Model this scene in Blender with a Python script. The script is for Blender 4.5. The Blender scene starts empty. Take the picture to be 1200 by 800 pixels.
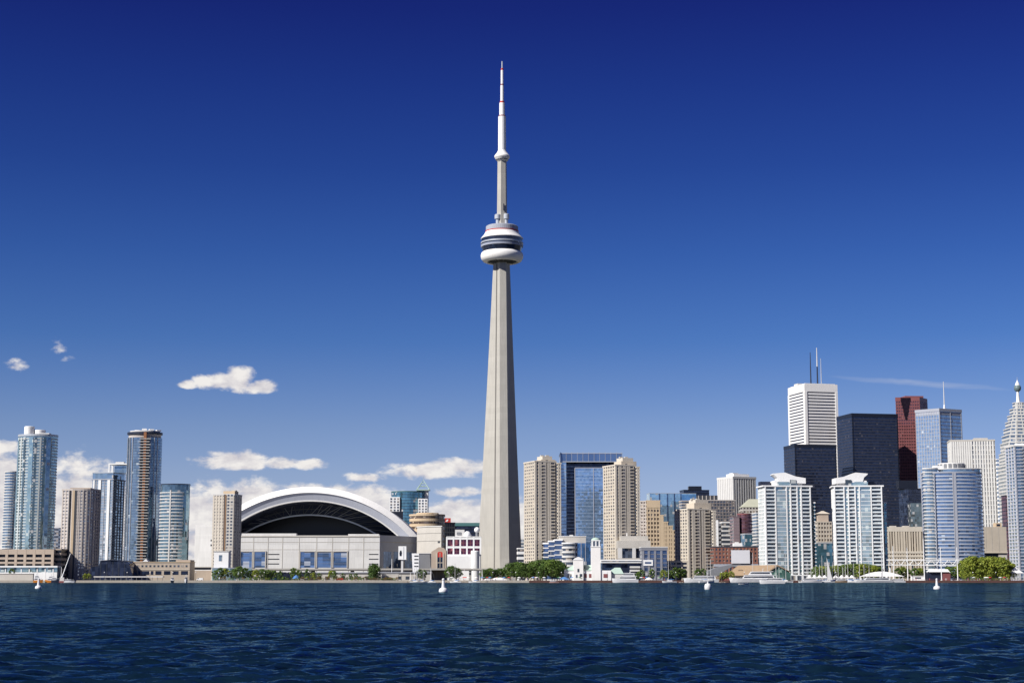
import bpy, math, random
import numpy as np
from mathutils import Vector
R = math.radians
random.seed(7)
SC = bpy.context.scene
COL = SC.collection

# ------------------------------------------------------------------ camera
TH, F, CZ = R(8.15), 1940.0, 3.0
cd = bpy.data.cameras.new('camera')
cd.sensor_width = 36.0
cd.lens = 36.0 * F / 1200.0
cd.clip_start = 0.5
cd.clip_end = 60000
cam = bpy.data.objects.new('camera', cd)
cam.location = (0, 0, CZ)
cam.rotation_euler = (R(90) + TH, 0, 0)
COL.objects.link(cam)
SC.camera = cam

# ------------------------------------------------------------------ light
SUN_AZ, SUN_EL = R(217), R(38)          # azimuth counted from +X, counter-clockwise (camera looks along +Y)
sd = Vector((math.cos(SUN_AZ) * math.cos(SUN_EL), math.sin(SUN_AZ) * math.cos(SUN_EL), math.sin(SUN_EL)))
sl = bpy.data.lights.new('sun', 'SUN')
sl.energy = 5.0
sl.angle = R(0.5)
sl.color = (1.0, 0.96, 0.90)
so = bpy.data.objects.new('sun', sl)
so.rotation_euler = sd.to_track_quat('Z', 'Y').to_euler()
so.location = (0, 0, 900)
COL.objects.link(so)
SC.view_settings.view_transform = 'Standard'
SC.view_settings.look = 'None'
SC.view_settings.exposure = 0.55
SC.view_settings.gamma = 1.0
SC.cycles.max_bounces = 6
SC.cycles.diffuse_bounces = 3
SC.cycles.glossy_bounces = 3
SC.cycles.caustics_reflective = False
SC.cycles.caustics_refractive = False


def px_uv(px, py):
    """slope coordinates (x/y, z/y) of a viewing direction"""
    cx, cy = (px - 600) / F, (400 - py) / F
    k = math.cos(TH) - cy * math.sin(TH)
    return cx / k, (math.sin(TH) + cy * math.cos(TH)) / k


def X(px, D, py=640):
    return px_uv(px, py)[0] * D


def Z(py, D):
    return CZ + px_uv(600, py)[1] * D


def W(n, D):
    """metres that n pixels span at distance D"""
    return n * D * 0.99 / F


# ------------------------------------------------------------------ sky
w = bpy.data.worlds.new('World')
SC.world = w
w.use_nodes = True
nt = w.node_tree
nt.nodes.clear()


class E:
    """tiny expression helper for shader maths"""
    def __init__(self, t, s): self.t, self.s = t, s
    def _m(self, op, o, rev=False, clamp=False):
        n = self.t.nodes.new('ShaderNodeMath'); n.operation = op; n.use_clamp = clamp
        a, b = (o, self) if rev else (self, o)
        for i, v in enumerate((a, b)):
            if v is None: continue
            if isinstance(v, E): self.t.links.new(v.s, n.inputs[i])
            else: n.inputs[i].default_value = v
        return E(self.t, n.outputs[0])
    def __add__(s, o): return s._m('ADD', o)
    def __radd__(s, o): return s._m('ADD', o, True)
    def __sub__(s, o): return s._m('SUBTRACT', o)
    def __rsub__(s, o): return s._m('SUBTRACT', o, True)
    def __mul__(s, o): return s._m('MULTIPLY', o)
    def __rmul__(s, o): return s._m('MULTIPLY', o, True)
    def __truediv__(s, o): return s._m('DIVIDE', o)
    def max(s, o): return s._m('MAXIMUM', o)
    def min(s, o): return s._m('MINIMUM', o)
    def clamp(s): return s._m('ADD', 0.0, clamp=True)
    def smooth(s, a, b):
        n = s.t.nodes.new('ShaderNodeMapRange'); n.interpolation_type = 'SMOOTHSTEP'
        s.t.links.new(s.s, n.inputs[0]); n.inputs[1].default_value = a; n.inputs[2].default_value = b
        return E(s.t, n.outputs[0])


def noise(t, vec, scale, detail=6, rough=0.55, dist=0.0):
    n = t.nodes.new('ShaderNodeTexNoise')
    n.inputs['Scale'].default_value = scale; n.inputs['Detail'].default_value = detail
    n.inputs['Roughness'].default_value = rough; n.inputs['Distortion'].default_value = dist
    t.links.new(vec, n.inputs['Vector'])
    return E(t, n.outputs[0])


def comb(t, a, b, c=0.0):
    n = t.nodes.new('ShaderNodeCombineXYZ')
    for i, v in enumerate((a, b, c)):
        if isinstance(v, E): t.links.new(v.s, n.inputs[i])
        else: n.inputs[i].default_value = v
    return n.outputs[0]


def mixc(t, f, a, b, mode='MIX'):
    n = t.nodes.new('ShaderNodeMix'); n.data_type = 'RGBA'; n.blend_type = mode
    if isinstance(f, E): t.links.new(f.s, n.inputs[0])
    else: n.inputs[0].default_value = f
    for i, v in ((6, a), (7, b)):
        if isinstance(v, tuple): n.inputs[i].default_value = (*v, 1)
        else: t.links.new(v, n.inputs[i])
    return n.outputs[2]


sky = nt.nodes.new('ShaderNodeTexSky')
sky.sky_type = 'NISHITA'
sky.sun_disc = False
sky.sun_elevation = SUN_EL
sky.sun_rotation = math.pi / 2 - SUN_AZ          # compass turn from +Y
sky.altitude = 100
sky.air_density = 1.0
sky.dust_density = 0.3
sky.ozone_density = 2.0
tc = nt.nodes.new('ShaderNodeTexCoord')
sp = nt.nodes.new('ShaderNodeSeparateXYZ')
nt.links.new(tc.outputs['Generated'], sp.inputs[0])
dx, dy, dz = (E(nt, sp.outputs[i]) for i in range(3))
# the deep polarised blue of the photograph: the sky's own colour graded by height above the horizon
rmp = nt.nodes.new('ShaderNodeValToRGB')
nt.links.new(dz.max(0.0).s, rmp.inputs[0])
SKY_STOPS = [(0.0, (0.63, 0.765, 1.34)), (0.019, (0.58, 0.685, 1.2)), (0.06, (0.545, 0.6, 0.96)), (0.0906, (0.455, 0.53, 0.86)),
             (0.1418, (0.226, 0.38, 0.77)), (0.1925, (0.142, 0.278, 0.685)), (0.2425, (0.093, 0.19, 0.585)), (0.2914, (0.07, 0.133, 0.515)),
             (0.335, (0.057, 0.085, 0.432)), (0.5, (0.07, 0.11, 0.45)), (1.0, (0.15, 0.22, 0.55))]
el = rmp.color_ramp.elements
el[0].position, el[0].color = SKY_STOPS[0][0], (*SKY_STOPS[0][1], 1)
el[1].position, el[1].color = SKY_STOPS[-1][0], (*SKY_STOPS[-1][1], 1)
for p_, c_ in SKY_STOPS[1:-1]:
    e_ = el.new(p_); e_.color = (*c_, 1)
skyc = mixc(nt, 1.0, sky.outputs[0], rmp.outputs[0], 'MULTIPLY')

# clouds: banks of cumulus far beyond the city
ys = dy.max(0.05)
u, v = dx / ys, dz / ys
vec = comb(nt, u, v * 1.7)
n1 = noise(nt, vec, 55, 8, 0.6, 0.15)
n2 = noise(nt, comb(nt, u + 0.006, v * 1.7 - 0.008, 0), 55, 5, 0.6, 0.15)
CL = [  # centre x, centre y, half width, height up, height down (photo scale), strength
    (283, 443, 19, 16, 18, 1.0), (258, 449, 34, 12, 9, 1.0), (220, 451, 14, 7, 5, .8), (303, 453, 22, 10, 8, 1.0),
    (70, 407, 19, 17, 14, .22), (82, 421, 17, 9, 8, .2), (21, 428, 27, 12, 10, .06),
    (272, 543, 46, 16, 8, 1.0), (240, 538, 22, 6, 6, .8), (330, 543, 22, 8, 7, 1.0), (362, 545, 22, 7, 6, 1.0),
    (0, 525, 30, 10, 8, 1.0), (2, 580, 46, 52, 70, 1.4), (88, 592, 46, 48, 70, 1.4), (140, 600, 44, 28, 60, 1.2), (30, 545, 14, 10, 8, .7),
    (262, 602, 64, 36, 70, 1.3), (322, 590, 60, 24, 80, 1.25), (395, 592, 78, 24, 60, 1.3), (205, 590, 44, 20, 60, 1.1),
    (500, 554, 62, 12, 8, .9), (430, 560, 32, 7, 5, .8), (540, 547, 38, 11, 9, 1.0),
    (425, 585, 44, 18, 30, 1.0), (540, 577, 34, 8, 6, .9), (545, 604, 56, 19, 40, 1.25), (610, 610, 44, 26, 50, 1.2),
    (480, 610, 80, 18, 50, .8), (660, 640, 80, 26, 40, .7), (30, 640, 80, 40, 40, .9),
]
cloud = None
for cx_, cy_, rx_, ru_, rd_, st_ in CL:
    cu, cv = px_uv(cx_, cy_)
    k = 1 / F
    du = (u - cu) * (1 / (rx_ * k))
    dv = v - cv
    dv = dv.max(0.0) * (1 / (ru_ * k)) - dv.min(0.0) * (1 / (rd_ * k))
    e_ = (st_ - du * du - dv * dv)
    cloud = e_ if cloud is None else cloud.max(e_)
front = dy.smooth(0.05, 0.2)
dens = (cloud.max(-3.0) * 0.55 + (n1 - 0.5) * 2.2 + 0.13).smooth(0.0, 0.58) * front
lit = ((n1 - n2) * 3.2 + 0.55).clamp()
ccol = mixc(nt, lit, (0.70, 0.67, 0.71), (1.0, 0.965, 0.93))
# one thin high streak at the right
su, sv = px_uv(1080, 449)
sdv = (v - sv) + (u - su) * 0.075 - (noise(nt, comb(nt, u, 0.0), 30, 3) - 0.5) * 0.004
sdu = (u - su) * (1 / 0.058)
strk = (1.0 - sdu * sdu - sdv * sdv * (1 / 0.0022 ** 2)).clamp() * (noise(nt, comb(nt, u * 0.3, v * 3), 160, 5) * 1.2).clamp() * 0.42 * front
skyb = mixc(nt, strk, skyc, (5.5, 5.9, 7.0))
ccs = nt.nodes.new('ShaderNodeVectorMath'); ccs.operation = 'SCALE'; ccs.inputs[3].default_value = 9.0
nt.links.new(ccol, ccs.inputs[0])
full = mixc(nt, dens * 0.97, skyb, ccs.outputs[0])
bg = nt.nodes.new('ShaderNodeBackground')
bg.inputs[1].default_value = 0.068
nt.links.new(full, bg.inputs[0])
wo = nt.nodes.new('ShaderNodeOutputWorld')
nt.links.new(bg.outputs[0], wo.inputs[0])

# ------------------------------------------------------------------ materials
G0 = 1.6                                            # level of the land


def node_mat(name):
    m = bpy.data.materials.new(name); m.use_nodes = True
    t = m.node_tree; b = t.nodes['Principled BSDF']
    return m, t, b


def pos(t):
    return t.nodes.new('ShaderNodeNewGeometry')


def vscale(t, vec, s):
    n = t.nodes.new('ShaderNodeVectorMath'); n.operation = 'MULTIPLY'; n.inputs[1].default_value = s
    t.links.new(vec, n.inputs[0]); return n.outputs[0]


def M(name, c, rough=.8, var=.16, sc=.12, stain=.1, metal=0., spec=.3, pan=None):
    """a painted, stone or concrete surface: soft mottling plus vertical weather streaks"""
    c = tuple(q * .77 for q in c)
    m, t, b = node_mat(name)
    g = pos(t)
    a = noise(t, g.outputs['Position'], sc, 5, .6)
    s = noise(t, vscale(t, g.outputs['Position'], (1, 1, .06)), .9, 3, .6)
    f = 1.0 + (a - .5) * (var * 2) + (s - .5) * (stain * 2)
    if pan:                                         # cast panels or pour lifts, each a shade off its neighbours
        dv = t.nodes.new('ShaderNodeVectorMath'); dv.operation = 'DIVIDE'; dv.inputs[1].default_value = pan[:3]
        t.links.new(g.outputs['Position'], dv.inputs[0])
        fl = t.nodes.new('ShaderNodeVectorMath'); fl.operation = 'FLOOR'; t.links.new(dv.outputs[0], fl.inputs[0])
        wn = t.nodes.new('ShaderNodeTexWhiteNoise'); wn.noise_dimensions = '3D'; t.links.new(fl.outputs[0], wn.inputs[0])
        f = f + (E(t, wn.outputs[0]) - .5) * pan[3]
    n = t.nodes.new('ShaderNodeVectorMath'); n.operation = 'SCALE'; n.inputs[0].default_value = c
    t.links.new(f.s, n.inputs[3]); t.links.new(n.outputs[0], b.inputs['Base Color'])
    b.inputs['Roughness'].default_value = rough; b.inputs['Metallic'].default_value = metal
    b.inputs['Specular IOR Level'].default_value = spec
    return m


def GL(name, tint, cell=(2.6, 2.6, 3.0), blind=.12, metal=.7, rough=.06, tilt=.018, bc=(.4, .4, .4), var=.3):
    """window glass: panes differ in tint, some have blinds down, each is mounted a touch out of true"""
    m, t, b = node_mat(name)
    g = pos(t)
    d = t.nodes.new('ShaderNodeVectorMath'); d.operation = 'DIVIDE'; d.inputs[1].default_value = cell
    t.links.new(g.outputs['Position'], d.inputs[0])
    fl = t.nodes.new('ShaderNodeVectorMath'); fl.operation = 'FLOOR'; t.links.new(d.outputs[0], fl.inputs[0])
    wn = t.nodes.new('ShaderNodeTexWhiteNoise'); wn.noise_dimensions = '3D'; t.links.new(fl.outputs[0], wn.inputs[0])
    v = E(t, wn.outputs[0])
    f = 1.0 + (v - .5) * (2 * var)
    n = t.nodes.new('ShaderNodeVectorMath'); n.operation = 'SCALE'; n.inputs[0].default_value = tint
    t.links.new(f.s, n.inputs[3])
    isb = v._m('GREATER_THAN', 1 - blind)
    c = mixc(t, isb, n.outputs[0], bc)
    t.links.new(c, b.inputs['Base Color'])
    t.links.new((metal - isb * (metal * .85)).s, b.inputs['Metallic'])
    t.links.new((rough + isb * .35).s, b.inputs['Roughness'])
    o = t.nodes.new('ShaderNodeVectorMath'); o.operation = 'MULTIPLY_ADD'
    t.links.new(wn.outputs[1], o.inputs[0]); o.inputs[1].default_value = (tilt * 2,) * 3; o.inputs[2].default_value = (-tilt,) * 3
    ad = t.nodes.new('ShaderNodeVectorMath'); t.links.new(o.outputs[0], ad.inputs[0]); t.links.new(g.outputs['Normal'], ad.inputs[1])
    nm = t.nodes.new('ShaderNodeVectorMath'); nm.operation = 'NORMALIZE'; t.links.new(ad.outputs[0], nm.inputs[0])
    t.links.new(nm.outputs[0], b.inputs['Normal'])
    return m


def LEAF(name, c1, c2):
    m, t, b = node_mat(name)
    g = pos(t)
    a = noise(t, g.outputs['Position'], .45, 3, .6)
    oi = t.nodes.new('ShaderNodeObjectInfo')
    c = mixc(t, (a - .5) * 3.0 + .32 + E(t, oi.outputs['Random']) * .3, c1, c2)
    t.links.new(c, b.inputs['Base Color'])
    b.inputs['Roughness'].default_value = .6
    b.inputs['Specular IOR Level'].default_value = .2
    return m


# ------------------------------------------------------------------ mesh building
class MB:
    def __init__(s): s.v, s.f = [], []
    def prism(s, p, z0, z1, cap=True, p2=None):
        b = len(s.v); n = len(p); p2 = p2 or p
        s.v += [(x, y, z0) for x, y in p] + [(x, y, z1) for x, y in p2]
        s.f += [(b + i, b + (i + 1) % n, b + n + (i + 1) % n, b + n + i) for i in range(n)]
        if cap: s.f += [tuple(b + i for i in reversed(range(n))), tuple(b + n + i for i in range(n))]
        return s
    def box(s, x0, x1, y0, y1, z0, z1):
        return s.prism([(x0, y0), (x1, y0), (x1, y1), (x0, y1)], z0, z1)
    def obox(s, c, ang, wx, wy, z0, z1):
        ca, sa = math.cos(ang), math.sin(ang)
        return s.prism([(c[0] + a * ca - b * sa, c[1] + a * sa + b * ca) for a, b in
                        ((-wx / 2, -wy / 2), (wx / 2, -wy / 2), (wx / 2, wy / 2), (-wx / 2, wy / 2))], z0, z1)
    def slabxz(s, p, y0, y1):
        """outline in the x-z plane (counter-clockwise seen from the lake) given depth from y0 to y1"""
        b = len(s.v); n = len(p)
        s.v += [(x, y0, z) for x, z in p] + [(x, y1, z) for x, z in p]
        s.f += [(b + (i + 1) % n, b + i, b + n + i, b + n + (i + 1) % n) for i in range(n)]
        s.f += [tuple(b + i for i in range(n)), tuple(b + n + i for i in reversed(range(n)))]
        return s
    def lathe(s, prof, c=(0, 0), n=32):
        b = len(s.v)
        for r, z in prof:
            s.v += [(c[0] + r * math.cos(2 * math.pi * k / n), c[1] + r * math.sin(2 * math.pi * k / n), z) for k in range(n)]
        for j in range(len(prof) - 1):
            for k in range(n):
                a0, a1 = b + j * n + k, b + j * n + (k + 1) % n
                s.f.append((a0, a1, a1 + n, a0 + n))
        s.f += [tuple(b + k for k in reversed(range(n))), tuple(b + (len(prof) - 1) * n + k for k in range(n))]
        return s
    def tube(s, a, b_, r0, r1=None, n=6):
        r1 = r0 if r1 is None else r1
        a, b_ = Vector(a), Vector(b_); d = (b_ - a).normalized()
        u_ = d.orthogonal().normalized(); w_ = d.cross(u_); b = len(s.v)
        for c, r in ((a, r0), (b_, r1)):
            for k in range(n):
                q = c + (u_ * math.cos(2 * math.pi * k / n) + w_ * math.sin(2 * math.pi * k / n)) * r
                s.v.append(tuple(q))
        s.f += [(b + k, b + (k + 1) % n, b + n + (k + 1) % n, b + n + k) for k in range(n)]
        s.f += [tuple(b + k for k in reversed(range(n))), tuple(b + n + k for k in range(n))]
        return s
    def loft(s, rings, cap=True):
        b = len(s.v); n = len(rings[0])
        for r in rings: s.v += [tuple(q) for q in r]
        for j in range(len(rings) - 1):
            for k in range(n):
                a0, a1 = b + j * n + k, b + j * n + (k + 1) % n
                s.f.append((a0, a1, a1 + n, a0 + n))
        if cap: s.f += [tuple(b + k for k in reversed(range(n))), tuple(b + (len(rings) - 1) * n + k for k in range(n))]
        return s
    def build(s, name, mat, parent=None, loc=None, smooth=False):
        """mesh points are in world metres; they are stored relative to the parent's base"""
        o0 = parent.location if parent is not None else Vector((0, 0, 0))
        if parent is not None and parent.parent is not None: o0 = o0 + parent.parent.location
        me = bpy.data.meshes.new(name)
        me.from_pydata([(x - o0.x, y - o0.y, z - o0.z) for x, y, z in s.v], [], s.f)
        if mat: me.materials.append(mat)
        if smooth:
            me.polygons.foreach_set('use_smooth', [True] * len(me.polygons))
        o = bpy.data.objects.new(name, me); COL.objects.link(o)
        o.parent = parent
        if loc is not None: o.location = loc
        return o


def copy(o, parent, loc, name=None):
    c = o.copy(); COL.objects.link(c); c.parent = parent; c.location = loc
    return c


def clone(t, loc, rz=0., scale=1., label=None, group=None):
    r = t.copy(); COL.objects.link(r); r.location = loc; r.rotation_euler = (0, 0, rz); r.scale = (scale,) * 3
    if label: r['label'] = label
    if group: r['group'] = group
    for ch in list(t.children):
        c = ch.copy(); COL.objects.link(c); c.parent = r
        for g in ch.children:
            d = g.copy(); COL.objects.link(d); d.parent = c
    return r


def thing(name, label, cat, x, y, z=G0, group=None):
    o = bpy.data.objects.new(name, None); COL.objects.link(o)
    o.location = (x, y, z); o.empty_display_size = 2
    o['label'] = label; o['category'] = cat
    if group: o['group'] = group
    return o


def tag(o, label, cat, group=None):
    o['label'] = label; o['category'] = cat
    if group: o['group'] = group
    return o


def structure(o, kind='structure'):
    o['kind'] = kind; return o


# ------------------------------------------------------------------ footprints (counter-clockwise, front edge first)
PHI = R(12)                                         # turn of the street grid


def rrect(xl, xr, D, d, phi=PHI, py=640):
    """rectangle seen between photo columns xl and xr, nearest corner at distance D, depth d"""
    ul, ur = px_uv(xl, py)[0], px_uv(xr, py)[0]
    if phi < 0:
        q = _rr(-ur, -ul, D, d, -phi)
        return [(-q[1][0], q[1][1]), (-q[0][0], q[0][1]), (-q[3][0], q[3][1]), (-q[2][0], q[2][1])]
    return _rr(ul, ur, D, d, phi)


def _rr(ul, ur, D, d, phi):
    c, s = math.cos(phi), math.sin(phi)
    ax = max(ul * D, ul * (D + d * c) + d * s)
    wf = min((ur * D - ax) / (c - ur * s), (ur * (D + d * c) + d * s - ax) / (c - ur * s))
    A = (ax, D); B = (ax + wf * c, D + wf * s)
    return [A, B, (B[0] - d * s, B[1] + d * c), (A[0] - d * s, A[1] + d * c)]


def arc(xl, xr, D, d, bulge, py=640, n=20, asym=0.):
    """front bows towards the lake by `bulge`, flat back"""
    x0, x1 = X(xl, D + bulge, py), X(xr, D + bulge, py)
    hw, mx = (x1 - x0) / 2, (x0 + x1) / 2
    p = []
    for i in range(n + 1):
        a = math.pi * i / n
        p.append((mx - hw * math.cos(a), D + bulge - bulge * math.sin(a) + asym * i / n))
    k = (D + bulge + d) / (D + bulge)               # sides never flare past the line of sight
    return p + [(min(x1, x1 * k), D + bulge + d), (max(x0, x0 * k), D + bulge + d)]


def ell(xl, xr, D, ry=None, n=36, py=640):
    x0, x1 = X(xl, D + (ry or 0), py), X(xr, D + (ry or 0), py)
    rx = (x1 - x0) / 2; ry = ry or rx; cx = (x0 + x1) / 2; cy = D + ry
    return [(cx + rx * math.cos(-math.pi + 2 * math.pi * i / n), cy + ry * math.sin(-math.pi + 2 * math.pi * i / n)) for i in range(n)]


def off(p, d):
    n = len(p); o = []
    for i in range(n):
        a, b, c = Vector(p[i - 1]), Vector(p[i]), Vector(p[(i + 1) % n])
        e1, e2 = (b - a).normalized(), (c - b).normalized()
        n1_, n2_ = Vector((e1.y, -e1.x)), Vector((e2.y, -e2.x))
        m = n1_ + n2_
        if m.length < 1e-6: m = n1_
        m = m.normalized(); k = d / max(m.dot(n1_), .35)
        o.append((b.x + m.x * k, b.y + m.y * k))
    return o


def cen(p):
    return sum(q[0] for q in p) / len(p), sum(q[1] for q in p) / len(p)


def edge(p, e):
    a, b = Vector(p[e]), Vector(p[(e + 1) % len(p)])
    d = (b - a); L = d.length; d = d / L
    return a, d, Vector((d.y, -d.x)), L


def vol(root, p, z0, z1, nf, gl, band=None, bh=1.0, bo=.3, piers=(), roof=None, par=1.2, glz='glazing', bnd='floor_band'):
    """a storeyed block: glass storeys, a projecting band at each floor, standing piers, a roof slab with upstand"""
    fh = (z1 - z0) / nf
    lx, ly = root.location.x, root.location.y
    g = MB().prism(p, 0, fh, cap=False)
    g.v = [(x - lx, y - ly, z) for x, y, z in g.v]
    g0 = g.build(glz, gl); g0.parent = root; g0.location = (0, 0, z0 - root.location.z)
    for k in range(1, nf): copy(g0, root, (0, 0, z0 - root.location.z + k * fh))
    if band:
        b = MB().prism(off(p, bo), 0, bh)
        b.v = [(x - lx, y - ly, z) for x, y, z in b.v]
        b0 = b.build(bnd, band); b0.parent = root; b0.location = (0, 0, z0 - root.location.z)
        for k in range(1, nf): copy(b0, root, (0, 0, z0 - root.location.z + k * fh))
    ro = bo + .12
    for (e, fr, w_, out, mt, *nm) in piers:
        a, d, nrm, L = edge(p, e)
        if isinstance(fr, int): fr = [(w_ / 2 + .03 + (L - w_ - .06) * i / fr) / L for i in range(fr + 1)]
        for f_ in fr:
            c = a + d * (L * f_) + nrm * (out / 2 - .15)
            MB().obox(c, math.atan2(d.y, d.x), w_, out + .3, z0, z1 + .02).build(nm[0] if nm else 'pier', mt, root)
        ro = max(ro, out + .1)
    if roof:
        MB().prism(off(p, ro), z1, z1 + par).build('roof', roof, root)
    return root


def rooftop(root, p, z, mat, n=2, seed=1, s=1.0):
    """plant rooms and ducts standing on a roof"""
    rn = random.Random(seed)
    cx, cy = cen(p); q = [((x - cx) * .55 + cx, (y - cy) * .55 + cy) for x, y in p[:4]]
    for i in range(n):
        a, b = rn.random(), rn.random()
        k0 = [q[0][j] * (1 - a) + q[1][j] * a for j in (0, 1)]
        MB().obox((k0[0], k0[1] + b * 4), PHI, rn.uniform(3, 8) * s, rn.uniform(3, 6) * s, z - .05, z + rn.uniform(1.5, 4) * s).build('rooftop_unit', mat, root)


def block(name, label, cat, p, z0, zt, nf, gl, **k):
    grp = k.pop('group', None)
    c = cen(p); r = thing(name, label, cat, c[0], c[1], G0, grp)
    vol(r, p, z0, zt, nf, gl, **k)
    return r


def panel(root, p, e, f0, f1, z0, z1, mat, name, out=.1, dep=.4):
    """a flat piece set on edge e of a footprint between fractions f0..f1"""
    a, d, nrm, L = edge(p, e)
    c = a + d * (L * (f0 + f1) / 2) + nrm * (out - dep / 2)
    return MB().obox(c, math.atan2(d.y, d.x), L * (f1 - f0), dep, z0, z1).build(name, mat, root)


def balconies(root, p, e, f0, f1, z0, z1, nf, mat, rail, out=1.5, hgt=1.0):
    """one balcony (slab with its rail) per storey"""
    a, d, nrm, L = edge(p, e); fh = (z1 - z0) / nf
    c = a + d * (L * (f0 + f1) / 2) + nrm * (out / 2 - .1)
    ang = math.atan2(d.y, d.x); wd = L * (f1 - f0)
    m = MB().obox(c, ang, wd, out + .2, 0, .25)
    cr = a + d * (L * (f0 + f1) / 2) + nrm * (out - .08)
    m2 = MB().obox(cr, ang, wd - .04, .08, .25, hgt + .25)
    lx, ly = root.location.x, root.location.y
    for q in (m, m2): q.v = [(x - lx, y - ly, z) for x, y, z in q.v]
    b0 = m.build('balcony', mat); r0 = m2.build('railing', rail)
    for k in range(nf):
        b = b0 if k == 0 else b0.copy(); r = r0 if k == 0 else r0.copy()
        if k: COL.objects.link(b); COL.objects.link(r)
        b.parent = root; b.location = (0, 0, z0 - root.location.z + k * fh + .02)
        r.parent = b


# ------------------------------------------------------------------ palette
cream = M('cream_concrete', (.62, .55, .45))
cream2 = M('pale_cream_concrete', (.66, .60, .51))
tan = M('tan_stone', (.60, .47, .32))
conc = M('grey_concrete', (.42, .40, .37), var=.12)
concl = M('light_concrete', (.56, .53, .48))
brownc = M('brown_grey_concrete', (.52, .47, .43))
pinkb = M('pinkish_brick', (.50, .41, .33))
brick = M('red_brick', (.27, .12, .09))
white = M('white_paint', (.92, .92, .91), var=.08, stain=.06)
offwh = M('off_white_panel', (.68, .67, .65), var=.1)
wht2 = M('white_marble', (.92, .90, .87), var=.07)
lav = M('lavender_grey_panel', (.40, .42, .48), var=.08)
dkgrey = M('dark_grey_metal', (.06, .065, .075), rough=.5)
mgrey = M('mid_grey_metal', (.22, .23, .25), rough=.6)
black = M('black_steel', (.012, .015, .026), rough=.35, spec=.5)
navy = M('dark_navy_panel', (.02, .026, .05), rough=.4, spec=.5)
maroon = M('red_granite', (.27, .10, .10), rough=.4)
redp = M('red_paint', (.55, .05, .04))
orange = M('orange_paint', (.62, .22, .03))
greenr = M('pale_green_copper', (.45, .58, .50))
teal = M('teal_green_roof', (.05, .13, .13))
steel = M('pale_steel', (.55, .58, .62), rough=.4, metal=.3)
bluep = M('blue_tarpaulin', (.10, .25, .55))
canvas = M('white_canvas', (.82, .81, .79), var=.05)
wood = M('weathered_wood', (.30, .22, .15))
tanroof = M('tan_shingle_roof', (.42, .30, .19), stain=.2)
asph = M('asphalt', (.05, .05, .052))
g_blue = GL('blue_glass', (.25, .34, .43), blind=.05, var=.2)
g_deep = GL('deep_blue_glass', (.09, .14, .26), blind=.04)
g_dark = GL('dark_window_glass', (.10, .12, .16), blind=.18, metal=.5, bc=(.34, .3, .26))
g_black = GL('black_glass', (.03, .04, .075), blind=.02, metal=.55, bc=(.07, .07, .09), var=.3)
g_green = GL('pale_green_glass', (.36, .48, .50), blind=.08, bc=(.48, .54, .54), var=.16)
g_sky = GL('sky_blue_glass', (.36, .56, .74), blind=.05, tilt=.012, var=.2)
g_teal = GL('teal_glass', (.12, .26, .34), blind=.15)
g_tan = GL('bronze_window_glass', (.16, .12, .10), blind=.12, metal=.5, bc=(.4, .33, .25))
g_red = GL('bronze_red_glass', (.19, .09, .10), blind=.06, metal=.6, bc=(.2, .1, .1))
g_silver = GL('silver_blue_glass', (.34, .45, .58), blind=.02, bc=(.42, .48, .54), var=.15)

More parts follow.
